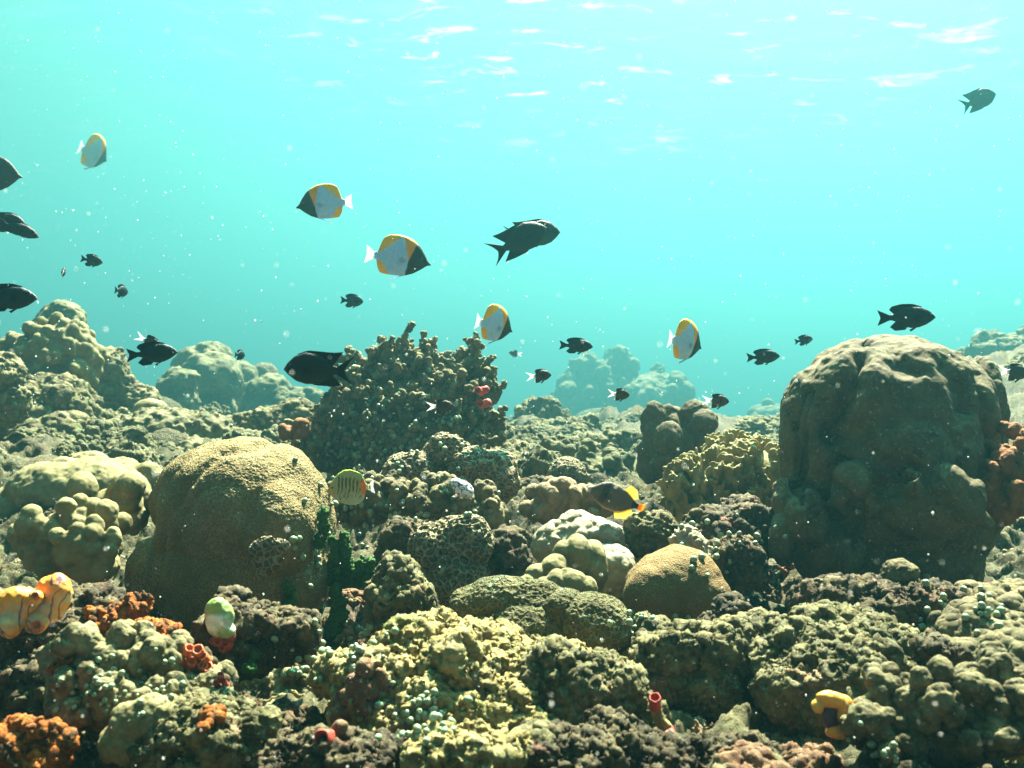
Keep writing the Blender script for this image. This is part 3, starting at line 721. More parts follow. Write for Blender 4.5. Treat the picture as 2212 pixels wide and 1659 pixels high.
KEEP = [(40, 1300, 90, 1.06), (120, 1300, 70, 1.06), (1800, 1545, 75, 1.02), (475, 1330, 60, 1.14), (1000, 1055, 50, 1.74), (425, 1435, 60, 1.2), (485, 1385, 50, 1.25), (715, 1590, 60, .98), (1430, 1555, 80, 1.05),
        (900, 1540, 110, 1.1), (750, 1390, 90, 1.1), (740, 1220, 80, 1.45), (740, 1340, 60, 1.2), (756, 1056, 70, 1.4), (975, 1200, 90, 1.5), (1455, 1260, 110, 1.45), (1230, 1220, 110, 1.5), (1150, 1310, 180, 1.25), (520, 1120, 200, 1.5), (1400, 1560, 60, 1.0), (1000, 1470, 330, 1.02)]
def clear(x, y):
    """leaves the view of the smaller named things open"""
    vx, vy = 1106+FV*x/y, 829.5-FV*(ground(x, y)[0]+.02-CZ)/y
    return not any(y < d and abs(vx-a) < r and abs(vy-b) < r for a, b, r, d in KEEP)
rg = random.Random(5)
near_kinds = []
for k in range(3):
    e = dome_els(rg, .05, 5)
    near_kinds.append(('rubble_rock', local_head('rubble_rock', e, ['rock', 'darkrock', 'darkrock'][k], .0017, 3, [('fbm', .010, .04, 5), ('ridge', .006, .022, 3), ('dome', .004, .010), ('fbm', .003, .006, 3)], 200+k)))
for k in range(3):
    e = dome_els(rg, .042, 3)
    p = on_surface(e, 42, rg, -.1)
    e = e+fingers(p, rg, (.005, .009), (1, 3), .5, .4)
    near_kinds.append(('knobby_coral', local_head('knobby_coral', e, ['knob', 'mauve', 'darkrock'][k], .0016, 2, [('fbm', .003, .02, 3), ('dome', .002, .007)], 210+k)))
e = dome_els(rg, .045, 2); near_kinds.append(('ridged_coral', local_head('ridged_coral', e, 'maze', .0016, 5, [('fbm', .006, .04, 3), ('cell', .003, .010)], 220)))
e = dome_els(rg, .03, 2); p = on_surface(e, 60, rg, -.1)
near_kinds.append(('leafy_coral', local_head('leafy_coral', e+leaves(p, rg, (.006, .010), (.009, .016), .0028), 'leafy', .0015, 2, [], 221)))
for k in range(2):
    e = dome_els(rg, .022, 2); p = on_surface(e, 26, rg, 0)
    near_kinds.append(('branching_coral', local_head('branching_coral', e+fingers(p, rg, (.0035, .005), (4, 7), .5, .4, gap=1.1, swell=.93, fork=.5), ['pinkknob', 'knob'][k], .0014, 1, [('fbm', .0015, .01, 3)], 222+k)))
e = dome_els(rg, .045, 4); near_kinds.append(('pink_crusted_rock', local_head('pink_crusted_rock', e, 'pink', .0017, 2, [('fbm', .010, .04, 5), ('ridge', .006, .022, 3), ('dome', .003, .008)], 226)))
spots = []
for _ in range(70):
    y = rg.uniform(.8, 1.25); x = rg.uniform(-.6, .6)*y
    if clear(x, y): spots.append((x, y, .016, rg.uniform(.45, .9)))
while len(spots) < 250:
    y = 0.86*(2.7/0.86)**rg.random(); x = rg.uniform(-.62, .62)*y
    if clear(x, y): spots.append((x, y, .018, rg.uniform(.35, .95)*(.8+.25*y)))
scatter(near_kinds, spots, 'small corals and rubble between the big heads', 'small coral or lump of rubble wedged between the larger heads of the near reef', 6)

far_kinds = []
for k in range(3):
    e = dome_els(rg, .3, 6)
    far_kinds.append(('far_reef_rock', local_head('far_reef_rock', e, 'far', .011, 2, [('fbm', .06, .25, 5), ('ridge', .03, .11, 3), ('dome', .02, .05), ('fbm', .012, .03, 3)], 230+k)))
e = dome_els(rg, .26, 1, .8); far_kinds.append(('far_dome_coral', local_head('far_dome_coral', e, 'farbrain', .011, 6, [('fbm', .02, .2, 3)], 240)))
for k in range(2):
    e = dome_els(rg, .24, 3); p = on_surface(e, 55, rg, -.1)
    e = e+fingers(p, rg, (.03, .055), (1, 2), .5, .4)
    far_kinds.append(('far_knobby_coral', local_head('far_knobby_coral', e, 'far', .010, 2, [('fbm', .02, .1, 4)], 250+k)))
spots = []
for _ in range(110):
    y = 2.75*(9/2.75)**rg.random(); spots.append((rg.uniform(-.1, .32)*y, y, .06, rg.uniform(.3, .8)*(.28+.07*y)))
for _ in range(120):
    y = 2.3*(5.5/2.3)**rg.random(); spots.append((rg.uniform(-.6, .12)*y, y, .05, rg.uniform(.3, .8)*(.22+.09*y)))
while len(spots) < 390:
    y = 3.0*(26/3.0)**rg.random(); x = rg.uniform(-.62, .62)*y
    spots.append((x, y, .06, rg.uniform(.3, .8)*(.4+.065*y)*(.6 if -.03 < x/y < .22 else 1)))
scatter(far_kinds, spots, 'coral heads across the hazy far floor', 'rough coral head among many scattered over the hazy floor behind the near reef', 8)
# ---------------------------------------------------------------- things growing on the reef
DG = bpy.context.evaluated_depsgraph_get(); DG.update()
def hit(vx, vy):
    o = Vector((0, 0, CZ)); q = Vector(P(vx, vy, 1.0))-o
    ok, loc, nrm, idx, ob, mt = SC.ray_cast(DG, o, q.normalized())
    if not ok: return None
    return np.array(loc), np.array(nrm)

def bubble_mesh():
    V0, F0 = ico(3); V = V0.copy()
    top = V[:, 2] > .86; V[top, 2] = 1.72-V[top, 2]            # the little mouth at the top
    me = mesh_np('round_sea_squirt', V, F0); me.materials.append(M['bubble']); return me
BUB = bubble_mesh()
def bubbles(label, spots, rng_px, seed, cat='sea squirt', group=None, big=1.0, mass=False):
    """little round sea squirts sitting on whatever rock is there"""
    group = label
    rng = random.Random(seed); el = []
    for vx, vy, n, rx, ry in spots:
        for _ in range(n):
            h = hit(vx+rng.gauss(0, rx*.5), vy+rng.gauss(0, ry*.5))
            if h is None or h[0][1] > 4: continue
            d = h[0][1]; r = rng.uniform(*rng_px)*d/FV*big
            el.append((h[0]+h[1]*r*.6, rand_rot(rng) @ np.diag([r, r*rng.uniform(.85, 1), r*rng.uniform(1, 1.3)])))
    if mass:
        V, F = union(el, 3)
        o = V.mean(0); ob = obj('sea_squirt_mat', mesh_np('sea_squirt_mat', V-o, F), M['bubble']); ob.location = o
        tag(ob, kind='stuff'); return
    for c, m in el:
        ob = obj('round_sea_squirt', BUB, None); ob.matrix_world = Matrix(np.vstack([np.hstack([m, c[:, None]]), [0, 0, 0, 1]]).tolist())
        tag(ob, label, cat, group)
bubbles('pale green bubble of the dense cluster low on the left of the mustard mound', [(905, 1545, 46, 90, 50), (790, 1500, 26, 60, 40)], (5, 10), 1)
bubbles('pale green bubble among the pink crust at the upper left of the mustard mound', [(740, 1390, 40, 80, 50), (660, 1440, 14, 50, 50)], (5, 9), 2)
bubbles('tiny greenish bubbles dotting the shaded face of the branching mass', [(860, 930, 90, 200, 130), (760, 990, 40, 90, 60), (980, 900, 20, 90, 60)], (3, 5.5), 3, mass=True)
bubbles('pale bubble dotting the knobby rubble heap in the lower left', [(190, 1480, 36, 120, 80), (330, 1480, 20, 80, 60)], (4, 7), 4)
bubbles('little bubble on the dark rock below the leafy coral or under the ochre dome', [(1560, 1170, 30, 110, 60), (1380, 1340, 16, 60, 30)], (4, 8), 5)
bubbles('bluish bubble on the dark rocks in the lower right, past the barrel shaped coral', [(2060, 1300, 24, 120, 60), (1900, 1620, 14, 60, 50)], (5, 9), 6)
bubbles('tiny bubbles along the cauliflower coral strip', [(880, 1100, 40, 200, 40), (740, 1160, 16, 60, 50)], (4, 7), 7, mass=True)
bubbles('round bubble beside the green turf algae fingers', [(660, 1190, 10, 40, 60), (800, 1370, 8, 60, 30)], (6, 9), 8)

# pink crusts on the mound shoulder
def crust_patch(name, label, spots, mat, seed, cat, px=(8, 18)):
    rng = random.Random(seed); el = []
    for vx, vy, n, rx, ry in spots:
        for _ in range(n):
            h = hit(vx+rng.gauss(0, rx*.5), vy+rng.gauss(0, ry*.5))
            if h is None or h[0][1] > 4: continue
            r = rng.uniform(*px)*h[0][1]/FV
            el.append((h[0]+h[1]*r*.15, rand_rot(rng) @ np.diag([r*1.3, r*1.0, r*.8])))
    me = remesh(*union(el, 2), 1.1*el[0][0][1]/983, 2)
    displace(me, [('fbm', .004, .02, 4), ('dome', .002, .007)], seed); smooth(me)
    o = to_base(me); ob = obj(name, me, M[mat]); ob.location = o
    tag(ob, label, cat)
crust_patch('pink_crust', 'pink crusty growth at the upper left shoulder of the mustard mound', [(775, 1375, 40, 60, 40)], 'pink', 1, 'crust')
crust_patch('pink_crust', 'pinkish crust under the dense green bubble cluster', [(780, 1490, 34, 60, 50)], 'pink', 2, 'crust')

crust_patch('orange_crust', 'thin orange crust on the dark rocks above the lower left corner', [(150, 1580, 30, 70, 40)], 'orange', 3, 'sponge', (7, 14))
crust_patch('orange_crust', 'thin orange crust climbing the dark slope below the orange sea squirts', [(110, 1440, 26, 60, 30)], 'orange', 4, 'sponge', (7, 13))
crust_patch('orange_crust', 'thin orange crust below the smooth capped humps', [(420, 1540, 22, 50, 26)], 'orange', 5, 'sponge', (6, 12))
crust_patch('rusty_crust', 'rusty crust at the left foot of the huge boulder coral', [(1700, 1230, 20, 40, 24)], 'rust', 6, 'sponge', (6, 11))
crust_patch('pink_crust', 'pink crust patch under the green rubble slab', [(1420, 1490, 24, 60, 30)], 'pink', 7, 'crust', (7, 12))
def algae(label, pts, seed):
    """green turf algae: furry upright fingers; pts are (vx, vy_foot, height_px, radius_px)"""
    rng = random.Random(seed); el = []
    for vx, vy, h, r in pts:
        q = hit(vx, vy)
        d = min(q[0][1], 1.5) if q else 1.35
        k = d/FV; base = P(vx, vy, d-.01); n = max(2, int(h/(r*.8)))
        lean = rng.uniform(-.25, .25)
        for j in range(n):
            t = j/(n-1)
            el.append((base+np.array([lean*h*t*k+rng.gauss(0, r*.12)*k, 0, h*t*k]), np.diag([r*k*(1.05-.3*t), r*k*(1.05-.3*t), r*k])))
    cx = sum(p[0] for p in pts)/len(pts); cy = max(p[1] for p in pts); w = max(abs(p[0]-cx) for p in pts)+8
    el.append(ell(P(cx, cy+4, d-.008), (w*k, 12*k, 9*k)))
    me = remesh(*union(el, 2), 1.0*d/983, 2)
    displace(me, [('fbm', .003, .014, 3), ('dome', .002, .006), ('fbm', .0028, .004, 2)], seed); smooth(me)
    o = to_base(me); ob = obj('turf_algae', me, M['algae']); ob.location = o
    tag(ob, label, 'algae', 'green turf algae tufts')
algae('tall furry green algae fingers at the right foot of the brain coral', [(735, 1250, 80, 12), (760, 1250, 90, 13), (715, 1240, 60, 11), (785, 1255, 40, 12)], 1)
algae('furry green finger climbing the right edge of the brain coral', [(690, 1170, 60, 12), (700, 1190, 40, 10)], 2)
algae('green algae blob leaning above the mustard mound', [(735, 1330, 50, 17), (765, 1345, 30, 15), (720, 1365, 16, 18), (755, 1370, 14, 16)], 3)
algae('two small green algae puffs on the shaded rock', [(630, 1300, 22, 13), (622, 1275, 10, 10)], 4)
algae('green algae sprig under the red cup corals', [(545, 1440, 24, 9), (528, 1420, 18, 8)], 5)
algae('small green algae tuft beside the tall algae fingers', [(792, 1250, 34, 13), (775, 1240, 20, 12)], 6)

# orange cup corals: a crust with open cups
def cup_mesh():
    prof = [(0, .55), (.35, .6), (.55, .8), (.62, 1.0), (.72, 1.06), (.86, 1.02), (.9, .85), (.82, .4), (.8, 0), (.9, -.3)]
    n = 18; V, F = [], []
    for r, z in prof:
        for k in range(n):
            a = k/n*2*math.pi; rr = r*(1+.06*math.sin(5*a+r*3))
            V.append((rr*math.cos(a), rr*math.sin(a), z))
    for i in range(len(prof)-1):
        for k in range(n):
            F.append([i*n+k, (i+1)*n+k, (i+1)*n+(k+1) % n, i*n+(k+1) % n])
    return mesh_np('cup', np.array(V), np.array(F)[:, ::-1])
CUPS = {}
def cups(label, pts, mat, seed, rpx=12):
    rng = random.Random(seed)
    if mat not in CUPS:
        me = cup_mesh(); me.materials.append(M[mat]); CUPS[mat] = me
    hs = [(hit(x, y), r) for x, y, r in pts]
    hs = [(h, r) for h, r in hs if h is not None]
    dm = sorted(h[0][1] for h, _ in hs)[len(hs)//2]
    el, pos = [], []
    for (h, r), (vx, vy, _) in zip(hs, pts):
        c = P(vx, vy, dm); el.append((c+np.array([0, .012, -.006]), np.diag([r*1.3*dm/FV]*3))); pos.append((c, r*dm/FV))
    me = remesh(*union(el, 3), dm/983*1.1, 3); displace(me, [('fbm', .004, .02, 4)], seed); smooth(me)
    o = to_base(me); root = obj('cup_coral', me, M['darkrock']); root.location = o
    tag(root, label, 'cup coral')
    for c, r in pos:
        q = obj('cup', CUPS[mat], None, root)
        q.location = c-o; q.scale = (r, r, r*1.5)
        q.rotation_euler = Vector((rng.gauss(0, .35), -.75+rng.gauss(0, .15), .75)).to_track_quat('Z', 'Y').to_euler()
cups('bright orange cup corals with open mouths in the shaded hollow', [(405, 1410, 12), (432, 1412, 14), (448, 1425, 11), (396, 1432, 11), (418, 1438, 13), (440, 1444, 12), (452, 1450, 14), (412, 1458, 12), (385, 1445, 9)], 'cup', 1)
cups('dark red cup corals above the bright orange ones', [(470, 1375, 10), (485, 1370, 11), (500, 1378, 11), (478, 1392, 12), (498, 1396, 12), (486, 1406, 10), (465, 1390, 9)], 'cupdark', 2)
cups('little group of dull red cup corals right below the bright orange ones', [(478, 1465, 9), (488, 1478, 8), (470, 1480, 9), (484, 1490, 7)], 'cupdark', 3)

# sea squirts
def squirt_mat(name, body, top, vein, zt, tv=.5, vw=1.0, vs=30):
    m, nt, b = mk(name)
    tc = N_(nt, 'ShaderNodeTexCoord')
    co = tc.outputs['Object']
    w = math_(nt, 'ABSOLUTE', math_(nt, 'SUBTRACT', noise(nt, co, vs, 2, .5, .6), .5))
    col = ramp(nt, noise(nt, co, 45, 4, .6), [(.42, body), (.6, top)])
    sep = N_(nt, 'ShaderNodeSeparateXYZ'); nt.links.new(tc.outputs['Generated'], sep.inputs[0])
    f = ramp(nt, math_(nt, 'ADD', sep.outputs['Z'], math_(nt, 'MULTIPLY', noise(nt, co, 60, 3), .35)), [(zt+.12, (0, 0, 0)), (zt+.22, (1, 1, 1))])
    col = mixc(nt, f, col, top)
    v = ramp(nt, w, [(.006*vw, (tv,)*3), (.022*vw, (0, 0, 0))])
    col = mixc(nt, v, col, vein)
    silt = ramp(nt, noise(nt, co, 110, 5, .7), [(.48, (0, 0, 0)), (.62, (.35,)*3)])
    col = mixc(nt, silt, col, (.22, .2, .12))
    bp = N_(nt, 'ShaderNodeBump'); bp.inputs['Strength'].default_value = .6; bp.inputs['Distance'].default_value = .002
    nt.links.new(noise(nt, co, 130, 4, .6), bp.inputs['Height']); nt.links.new(bp.outputs[0], b.inputs['Normal'])
    nt.links.new(col, b.inputs['Base Color']); b.inputs['Roughness'].default_value = .5; b.inputs['Specular IOR Level'].default_value = .25
    return m
M['goldsquirt'] = squirt_mat('orange_white_sea_squirt', (.60, .40, .18), (.80, .28, .02), (.07, .02, .08), .72, .95)
M['curlsquirt'] = squirt_mat('golden_sea_squirt', (.66, .24, .03), (.72, .32, .04), (.2, .06, .03), .5, .35)
M['purple'] = plain('dark_purple_flesh', (.05, .02, .035), .4, .4, .5, 120)
M['cupgreen'] = plain('green_siphon', (.25, .34, .14), .5, .3, .3, 120)
M['whitesquirt'] = squirt_mat('white_green_sea_squirt', (.55, .6, .5), (.2, .3, .07), (.25, .32, .2), .62, .4)
M['stripesquirt'] = squirt_mat('white_striped_sea_squirt', (.7, .75, .75), (.75, .78, .75), (.03, .04, .05), .95, 1, 2.2, 75)
def squirt(label, d, lobes, mat, siphons=(), seed=0, centre=None, sm='cup'):
    el = [lobe(d, *l) for l in lobes]
    me = remesh(*union(el, 4), d/983*.8, 4); displace(me, [('fbm', .002, .02, 3)], seed); smooth(me)
    o = to_base(me); ob = obj('sea_squirt', me, M[mat]); ob.location = o
    tag(ob, label, 'sea squirt')
    if centre:
        V, F = union([lobe(d, *centre)], 4)
        obj('centre', mesh_np('centre', V-o, F), M['purple'], ob)
    for vx, vy, r, dd in siphons:
        k = (d+dd)/FV; c = P(vx, vy, d+dd)
        s = cup_mesh(); s.materials.append(M[sm])
        q = obj('siphon', s, None, ob); q.location = c-o; q.scale = (r*k, r*k, r*k*1.2)
        q.rotation_euler = Vector((.2, -.8, .4)).to_track_quat('Z', 'Y').to_euler()
squirt('orange and white veined sea squirt cut by the left border', 1.02, [(40, 1300, 46, 34, 0, 30), (30, 1330, 40, 34, 0, 30), (75, 1292, 16, 16, -.01), (20, 1350, 26, 26, -.01)], 'goldsquirt', [(78, 1288, 9, -.016)], 1)
squirt('taller orange topped sea squirt leaning on the veined one at the left border', 1.03, [(122, 1282, 34, 42, 0, 28), (108, 1310, 36, 36, 0, 28), (80, 1342, 24, 26, -.01, 22), (100, 1270, 22, 24)], 'goldsquirt', [(82, 1355, 13, -.02)], 2)
squirt('curled golden sea squirt with a dark purple centre in the front right', .93, [(1795, 1512, 36, 20, 0, 20, 12), (1824, 1540, 22, 38, 0, 20), (1806, 1580, 26, 18, 0, 18), (1766, 1525, 15, 18), (1798, 1548, 26, 30, .012, 12)], 'curlsquirt', seed=3,
       centre=(1797, 1551, 22, 29, -.001, 9, -15))
squirt('white sea squirt with a green cap standing on the shaded rock', 1.1, [(476, 1338, 30, 38, 0, 24, 18), (466, 1312, 22, 22, 0, 18), (490, 1362, 22, 18, 0, 18)], 'whitesquirt', seed=4)
squirt('white sea squirt with dark dashes lying below the saddle shaped coral', 1.68, [(1000, 1056, 25, 17, 0, 16, 38), (986, 1044, 13, 12)], 'stripesquirt', seed=5)

# red tube sponges with open ends
def tube_sponge(label, d, stem, mouths, mat='redsponge', stem_mat='crust', seed=0):
    el = []
    for (x0, y0, r0), (x1, y1, r1) in zip(stem[:-1], stem[1:]):
        for t in np.linspace(0, 1, 5):
            el.append(lobe(d, x0+(x1-x0)*t, y0+(y1-y0)*t, r0+(r1-r0)*t, r0+(r1-r0)*t))
    me = remesh(*union(el, 3), d/983*.9, 3); displace(me, [('fbm', .002, .014, 3)], seed); smooth(me)
    o = to_base(me); ob = obj('tube_sponge', me, M[stem_mat]); ob.location = o
    tag(ob, label, 'sponge')
    for vx, vy, r, u in mouths:
        s = cup_mesh(); s.materials.append(M[mat])
        q = obj('mouth', s, None, ob); k = d/FV
        q.location = P(vx, vy, d-.004)-o; q.scale = (r*k, r*k, r*k*1.7)
        q.rotation_euler = Vector(u).to_track_quat('Z', 'Y').to_euler()
tube_sponge('red mouthed tube sponge in the dark hollow below the mustard mound', .9, [(735, 1570, 14), (718, 1592, 18)], [(716, 1594, 23, (-.35, -.8, .25))], 'redsponge', 'pink', 1)
tube_sponge('branched sponge with two red mouths right of the mustard mound', .98, [(1418, 1525, 13), (1428, 1560, 15), (1442, 1585, 16)], [(1415, 1522, 15, (-.1, -.6, .8)), (1443, 1588, 22, (.15, -.9, -.25))], 'redsponge', 'crust', 2)
tube_sponge('upper red tube sponge on the right flank of the branching mass', 2.2, [(1050, 842, 8), (1040, 845, 9)], [(1037, 846, 9, (-.3, -.9, .2))], seed=3, stem_mat='redsponge')
tube_sponge('lower red tube sponge on the right flank of the branching mass', 2.2, [(1055, 870, 8), (1045, 873, 10)], [(1042, 874, 10, (-.3, -.9, .2))], seed=4, stem_mat='redsponge')
# ---------------------------------------------------------------- fish
def fish_mat():
    m, nt, b = mk('fish_skin')
    at = N_(nt, 'ShaderNodeAttribute'); at.attribute_name = 'Col'
    co = N_(nt, 'ShaderNodeTexCoord').outputs['Object']
    v = N_(nt, 'ShaderNodeTexVoronoi'); v.inputs['Scale'].default_value = 55; nt.links.new(co, v.inputs['Vector'])
    k = ramp(nt, noise(nt, co, 14, 4, .6), [(.3, (.9,)*3), (.7, (1.08,)*3)])
    k2 = ramp(nt, v.outputs['Distance'], [(.1, (1.08,)*3), (.75, (.9,)*3)])
    nt.links.new(mixc(nt, 1.0, mixc(nt, 1.0, at.outputs['Color'], k, 'MULTIPLY'), k2, 'MULTIPLY'), b.inputs['Base Color'])
    bp = N_(nt, 'ShaderNodeBump'); bp.inputs['Strength'].default_value = .2; bp.inputs['Distance'].default_value = .004
    nt.links.new(v.outputs['Distance'], bp.inputs['Height']); nt.links.new(bp.outputs[0], b.inputs['Normal'])
    b.inputs['Roughness'].default_value = .55; b.inputs['Specular IOR Level'].default_value = .15
    return m
def fin_mat():
    m, nt, b = mk('fish_fin')
    at = N_(nt, 'ShaderNodeAttribute'); at.attribute_name = 'Col'
    out = nt.nodes['Material Output']
    nt.links.new(at.outputs['Color'], b.inputs['Base Color']); b.inputs['Roughness'].default_value = .5; b.inputs['Specular IOR Level'].default_value = .2
    tl = N_(nt, 'ShaderNodeBsdfTranslucent'); nt.links.new(at.outputs['Color'], tl.inputs['Color'])
    mx = N_(nt, 'ShaderNodeMixShader'); mx.inputs[0].default_value = .5
    nt.links.new(b.outputs[0], mx.inputs[1]); nt.links.new(tl.outputs[0], mx.inputs[2])
    tp = N_(nt, 'ShaderNodeBsdfTransparent'); m2 = N_(nt, 'ShaderNodeMixShader')
    nt.links.new(at.outputs['Alpha'], m2.inputs[0]); nt.links.new(tp.outputs[0], m2.inputs[1]); nt.links.new(mx.outputs[0], m2.inputs[2])
    nt.links.new(m2.outputs[0], out.inputs['Surface'])
    return m
M['skin'] = fish_mat(); M['fin'] = fin_mat()
M['eye'] = plain('fish_eye', (.01, .01, .012), .1, .6, .1)

def set_col(me, C):
    a = me.color_attributes.new('Col', 'FLOAT_COLOR', 'POINT')
    C = np.asarray(C, np.float32)
    if C.shape[1] == 3: C = np.hstack([C, np.ones((len(C), 1), np.float32)])
    a.data.foreach_set('color', C.ravel())

def prof(pts, xs):
    p = np.array(pts); f = np.linspace(p[0, 0], p[-1, 0], 400)
    v = np.interp(f, p[:, 0], p[:, 1]); w = np.hanning(23); w /= w.sum()
    pad = np.concatenate([2*v[0]-v[11:0:-1], v, 2*v[-1]-v[-2:-13:-1]])
    return np.interp(xs, f, np.convolve(pad, w, 'valid'))

def body_mesh(T):
    x1 = T['top'][-1][0]
    xs = x1*(.5-.5*np.cos(np.linspace(.02, math.pi, 90)))
    xs[0] = .0005
    tp, bt, th = prof(T['top'], xs), prof(T['bot'], xs), prof(T['thick'], xs)
    m = 36; a = np.arange(m)/m*2*math.pi
    V, info = [], []
    for i, x in enumerate(xs):
        mid, h = (tp[i]+bt[i])/2, max((tp[i]-bt[i])/2, .002)
        y = max(th[i], .002)*np.sign(np.cos(a))*np.abs(np.cos(a))**T.get('lens', 1.0)
        z = mid+h*np.sin(a)
        V.append(np.stack([np.full(m, .5-x), y, z], 1)); info.append(np.stack([np.full(m, x), z, np.sin(a)], 1))
    V = np.vstack(V); info = np.vstack(info)
    n = len(xs)
    F = [[i*m+k, i*m+(k+1) % m, (i+1)*m+(k+1) % m, (i+1)*m+k] for i in range(n-1) for k in range(m)]
    F += [[k for k in range(m)][::-1], [(n-1)*m+k for k in range(m)]]
    me = bpy.data.meshes.new('body'); me.from_pydata([tuple(v) for v in V], [], F); me.update(); smooth(me)
    set_col(me, T['col'](info[:, 0], info[:, 1], info[:, 2]))
    me.materials.append(M['skin'])
    return me

def fin_mesh(roots, tips, colfn, y0=0.0, splay=0.0, th=.006, ragged=.0, alpha=1.0, n=26, m=9):
    roots, tips = np.array(roots, float), np.array(tips, float)
    t = np.linspace(0, 1, len(roots)); q = np.linspace(0, 1, n)
    r = np.stack([np.interp(q, t, roots[:, k]) for k in (0, 1)], 1); p = np.stack([np.interp(q, t, tips[:, k]) for k in (0, 1)], 1)
    w = np.array([.25, .5, .25])
    for _ in range(2):
        p[1:-1] = w[0]*p[:-2]+w[1]*p[1:-1]+w[2]*p[2:]
    if ragged: p = r+(p-r)*(1-ragged*(np.arange(n) % 2))[:, None]
    V, C, F = [], [], []
    for side in (1, -1):
        for i in range(n):
            for j in range(m):
                s = j/(m-1); c = r[i]*(1-s)+p[i]*s
                edge = min(1, 6*(1-s)+.15)*(1 if 0 < i < n-1 else .3)
                rib = 1+.35*math.sin(i*1.57*2)
                V.append((.5-c[0], y0+splay*s+side*(th*.5*(1-.8*s)*edge*rib+.0004), c[1])); C.append(c)
    N = n*m
    for side in (0, 1):
        for i in range(n-1):
            for j in range(m-1):
                f = [side*N+i*m+j, side*N+(i+1)*m+j, side*N+(i+1)*m+j+1, side*N+i*m+j+1]
                F.append(f if side else f[::-1])
    loop = [i*m for i in range(n)]+[(n-1)*m+j for j in range(1, m)]+[i*m+m-1 for i in range(n-2, -1, -1)]+[j for j in range(m-2, 0, -1)]
    for u, v in zip(loop, loop[1:]+loop[:1]):
        F.append([u, v, v+N, u+N])
    me = bpy.data.meshes.new('fin'); me.from_pydata(V, [], F); me.update(); smooth(me)
    C = np.array(C); s = np.tile(np.tile(np.linspace(0, 1, m), n), 2)
    col = colfn(C[:, 0], C[:, 1], np.zeros(len(C)))
    al = np.clip(alpha+(1-alpha)*(1-s*1.2), .05, 1) if alpha < 1 else np.ones(len(C))
    set_col(me, np.hstack([col, al[:, None]]))
    me.materials.append(M['fin'])
    return me

def rgb(n, c): return np.tile(np.array(c, float), (n, 1))
def sel(C, mask, c, soft=None):
    C[mask] = c; return C

def col_dark(c=(.008, .017, .021), belly=(.018, .026, .027)):
    def f(x, z, u):
        t = np.clip((-z-.02)/.14, 0, 1)[:, None]
        C = rgb(len(x), c)*(1-t)+np.array(belly)*t
        return sel(C, (x < .05), (.05, .045, .04))
    return f
def col_chromis(x, z, u):
    C = rgb(len(x), (.045, .026, .018))
    t = np.clip((x-.615)/.03, 0, 1)[:, None]
    return C*(1-t)+np.array((.85, .8, .76))*t
def col_pale(x, z, u):
    C = rgb(len(x), (.10, .14, .15)); t = np.clip((x-.6)/.04, 0, 1)[:, None]
    return C*(1-t)+np.array((.8, .8, .8))*t
def col_pyramid(x, z, u):
    W, Y, O, D = (.36, .57, .70), (.95, .47, .01), (.85, .30, .01), (.022, .017, .014)
    C = rgb(len(x), W)
    zp, zn = np.maximum(z, 0), np.maximum(-z, 0)
    sel(C, x < .345+.36*zp+.10*zn, O)
    sel(C, x < .345-.34*zp+.10*zn, D)
    sel(C, (x < .84) & (x > .50) & (z > .06+np.maximum(.80-x, 0)/.28*.25), Y)
    sel(C, (z < -.07) & (x < .86) & (x > .62+(z+.25)*.7), Y)
    sel(C, (u > .9) & (x > .30) & (x < .84), Y)
    sel(C, x > .86, (.82, .85, .86))
    return C
def col_banded(x, z, u):
    C = rgb(len(x), (.34, .34, .13))
    lo = np.clip((-z)/.2, 0, 1)[:, None]; C = C*(1-lo)+np.array((.38, .42, .24))*lo
    for k in range(7):
        xc = .30+k*.075+.14*(z-.1)
        sel(C, (np.abs(x-xc) < .013+.012*np.clip((z+.05)*4, 0, 1)) & (z > -.06) & (z < .27-.02*k), (.10, .10, .035))
    gx, gz = (x*30) % 1-.5, (z*30+np.floor(x*30) % 2*.5) % 1-.5
    sel(C, (gx**2+gz**2 < .07) & (z < -.0) & (z > -.19) & (x > .25) & (x < .74), (.04, .05, .035))
    sel(C, (u > .94) & (x > .22) & (x < .83), (.62, .68, .04))
    sel(C, (u < -.95) & (x > .35) & (x < .83), (.5, .62, .5))
    sel(C, (x > .73-.1*z) & (z < .12) & (z > -.14) & (x < .84), (.72, .18, .02))
    sel(C, (x > .84), (.66, .66, .3)); sel(C, (x > .90) & (x < .93), (.02, .02, .02)); sel(C, x >= .93, (.6, .62, .6))
    sel(C, (np.abs(x-.13) < .022) & (z > -.1), (.7, .34, .06)); sel(C, x < .06, (.55, .36, .08))
    return C
def col_trigger(x, z, u):
    C = rgb(len(x), (.105, .075, .05))
    sel(C, (np.abs(x-.28-.1*z) < .055) & (z > -.16), (.05, .04, .03))
    t = np.clip((.07-x)/.04, 0, 1)[:, None]; C = C*(1-t)+np.array((.5, .48, .45))*t
    t = np.clip((-z-.16)/.05, 0, 1)[:, None]; C = C*(1-t)+np.array((.16, .09, .04))*t
    sel(C, (np.abs(x-.83) < .05) & (np.abs(z) < .06), (.015, .015, .015))
    sel(C, x > .885, (.85, .25, .01)); sel(C, x > .95, (.9, .55, .02))
    return C
def col_yellowfin(x, z, u): return rgb(len(x), (.82, .58, .10))
def col_clear(c): return lambda x, z, u: rgb(len(x), c)

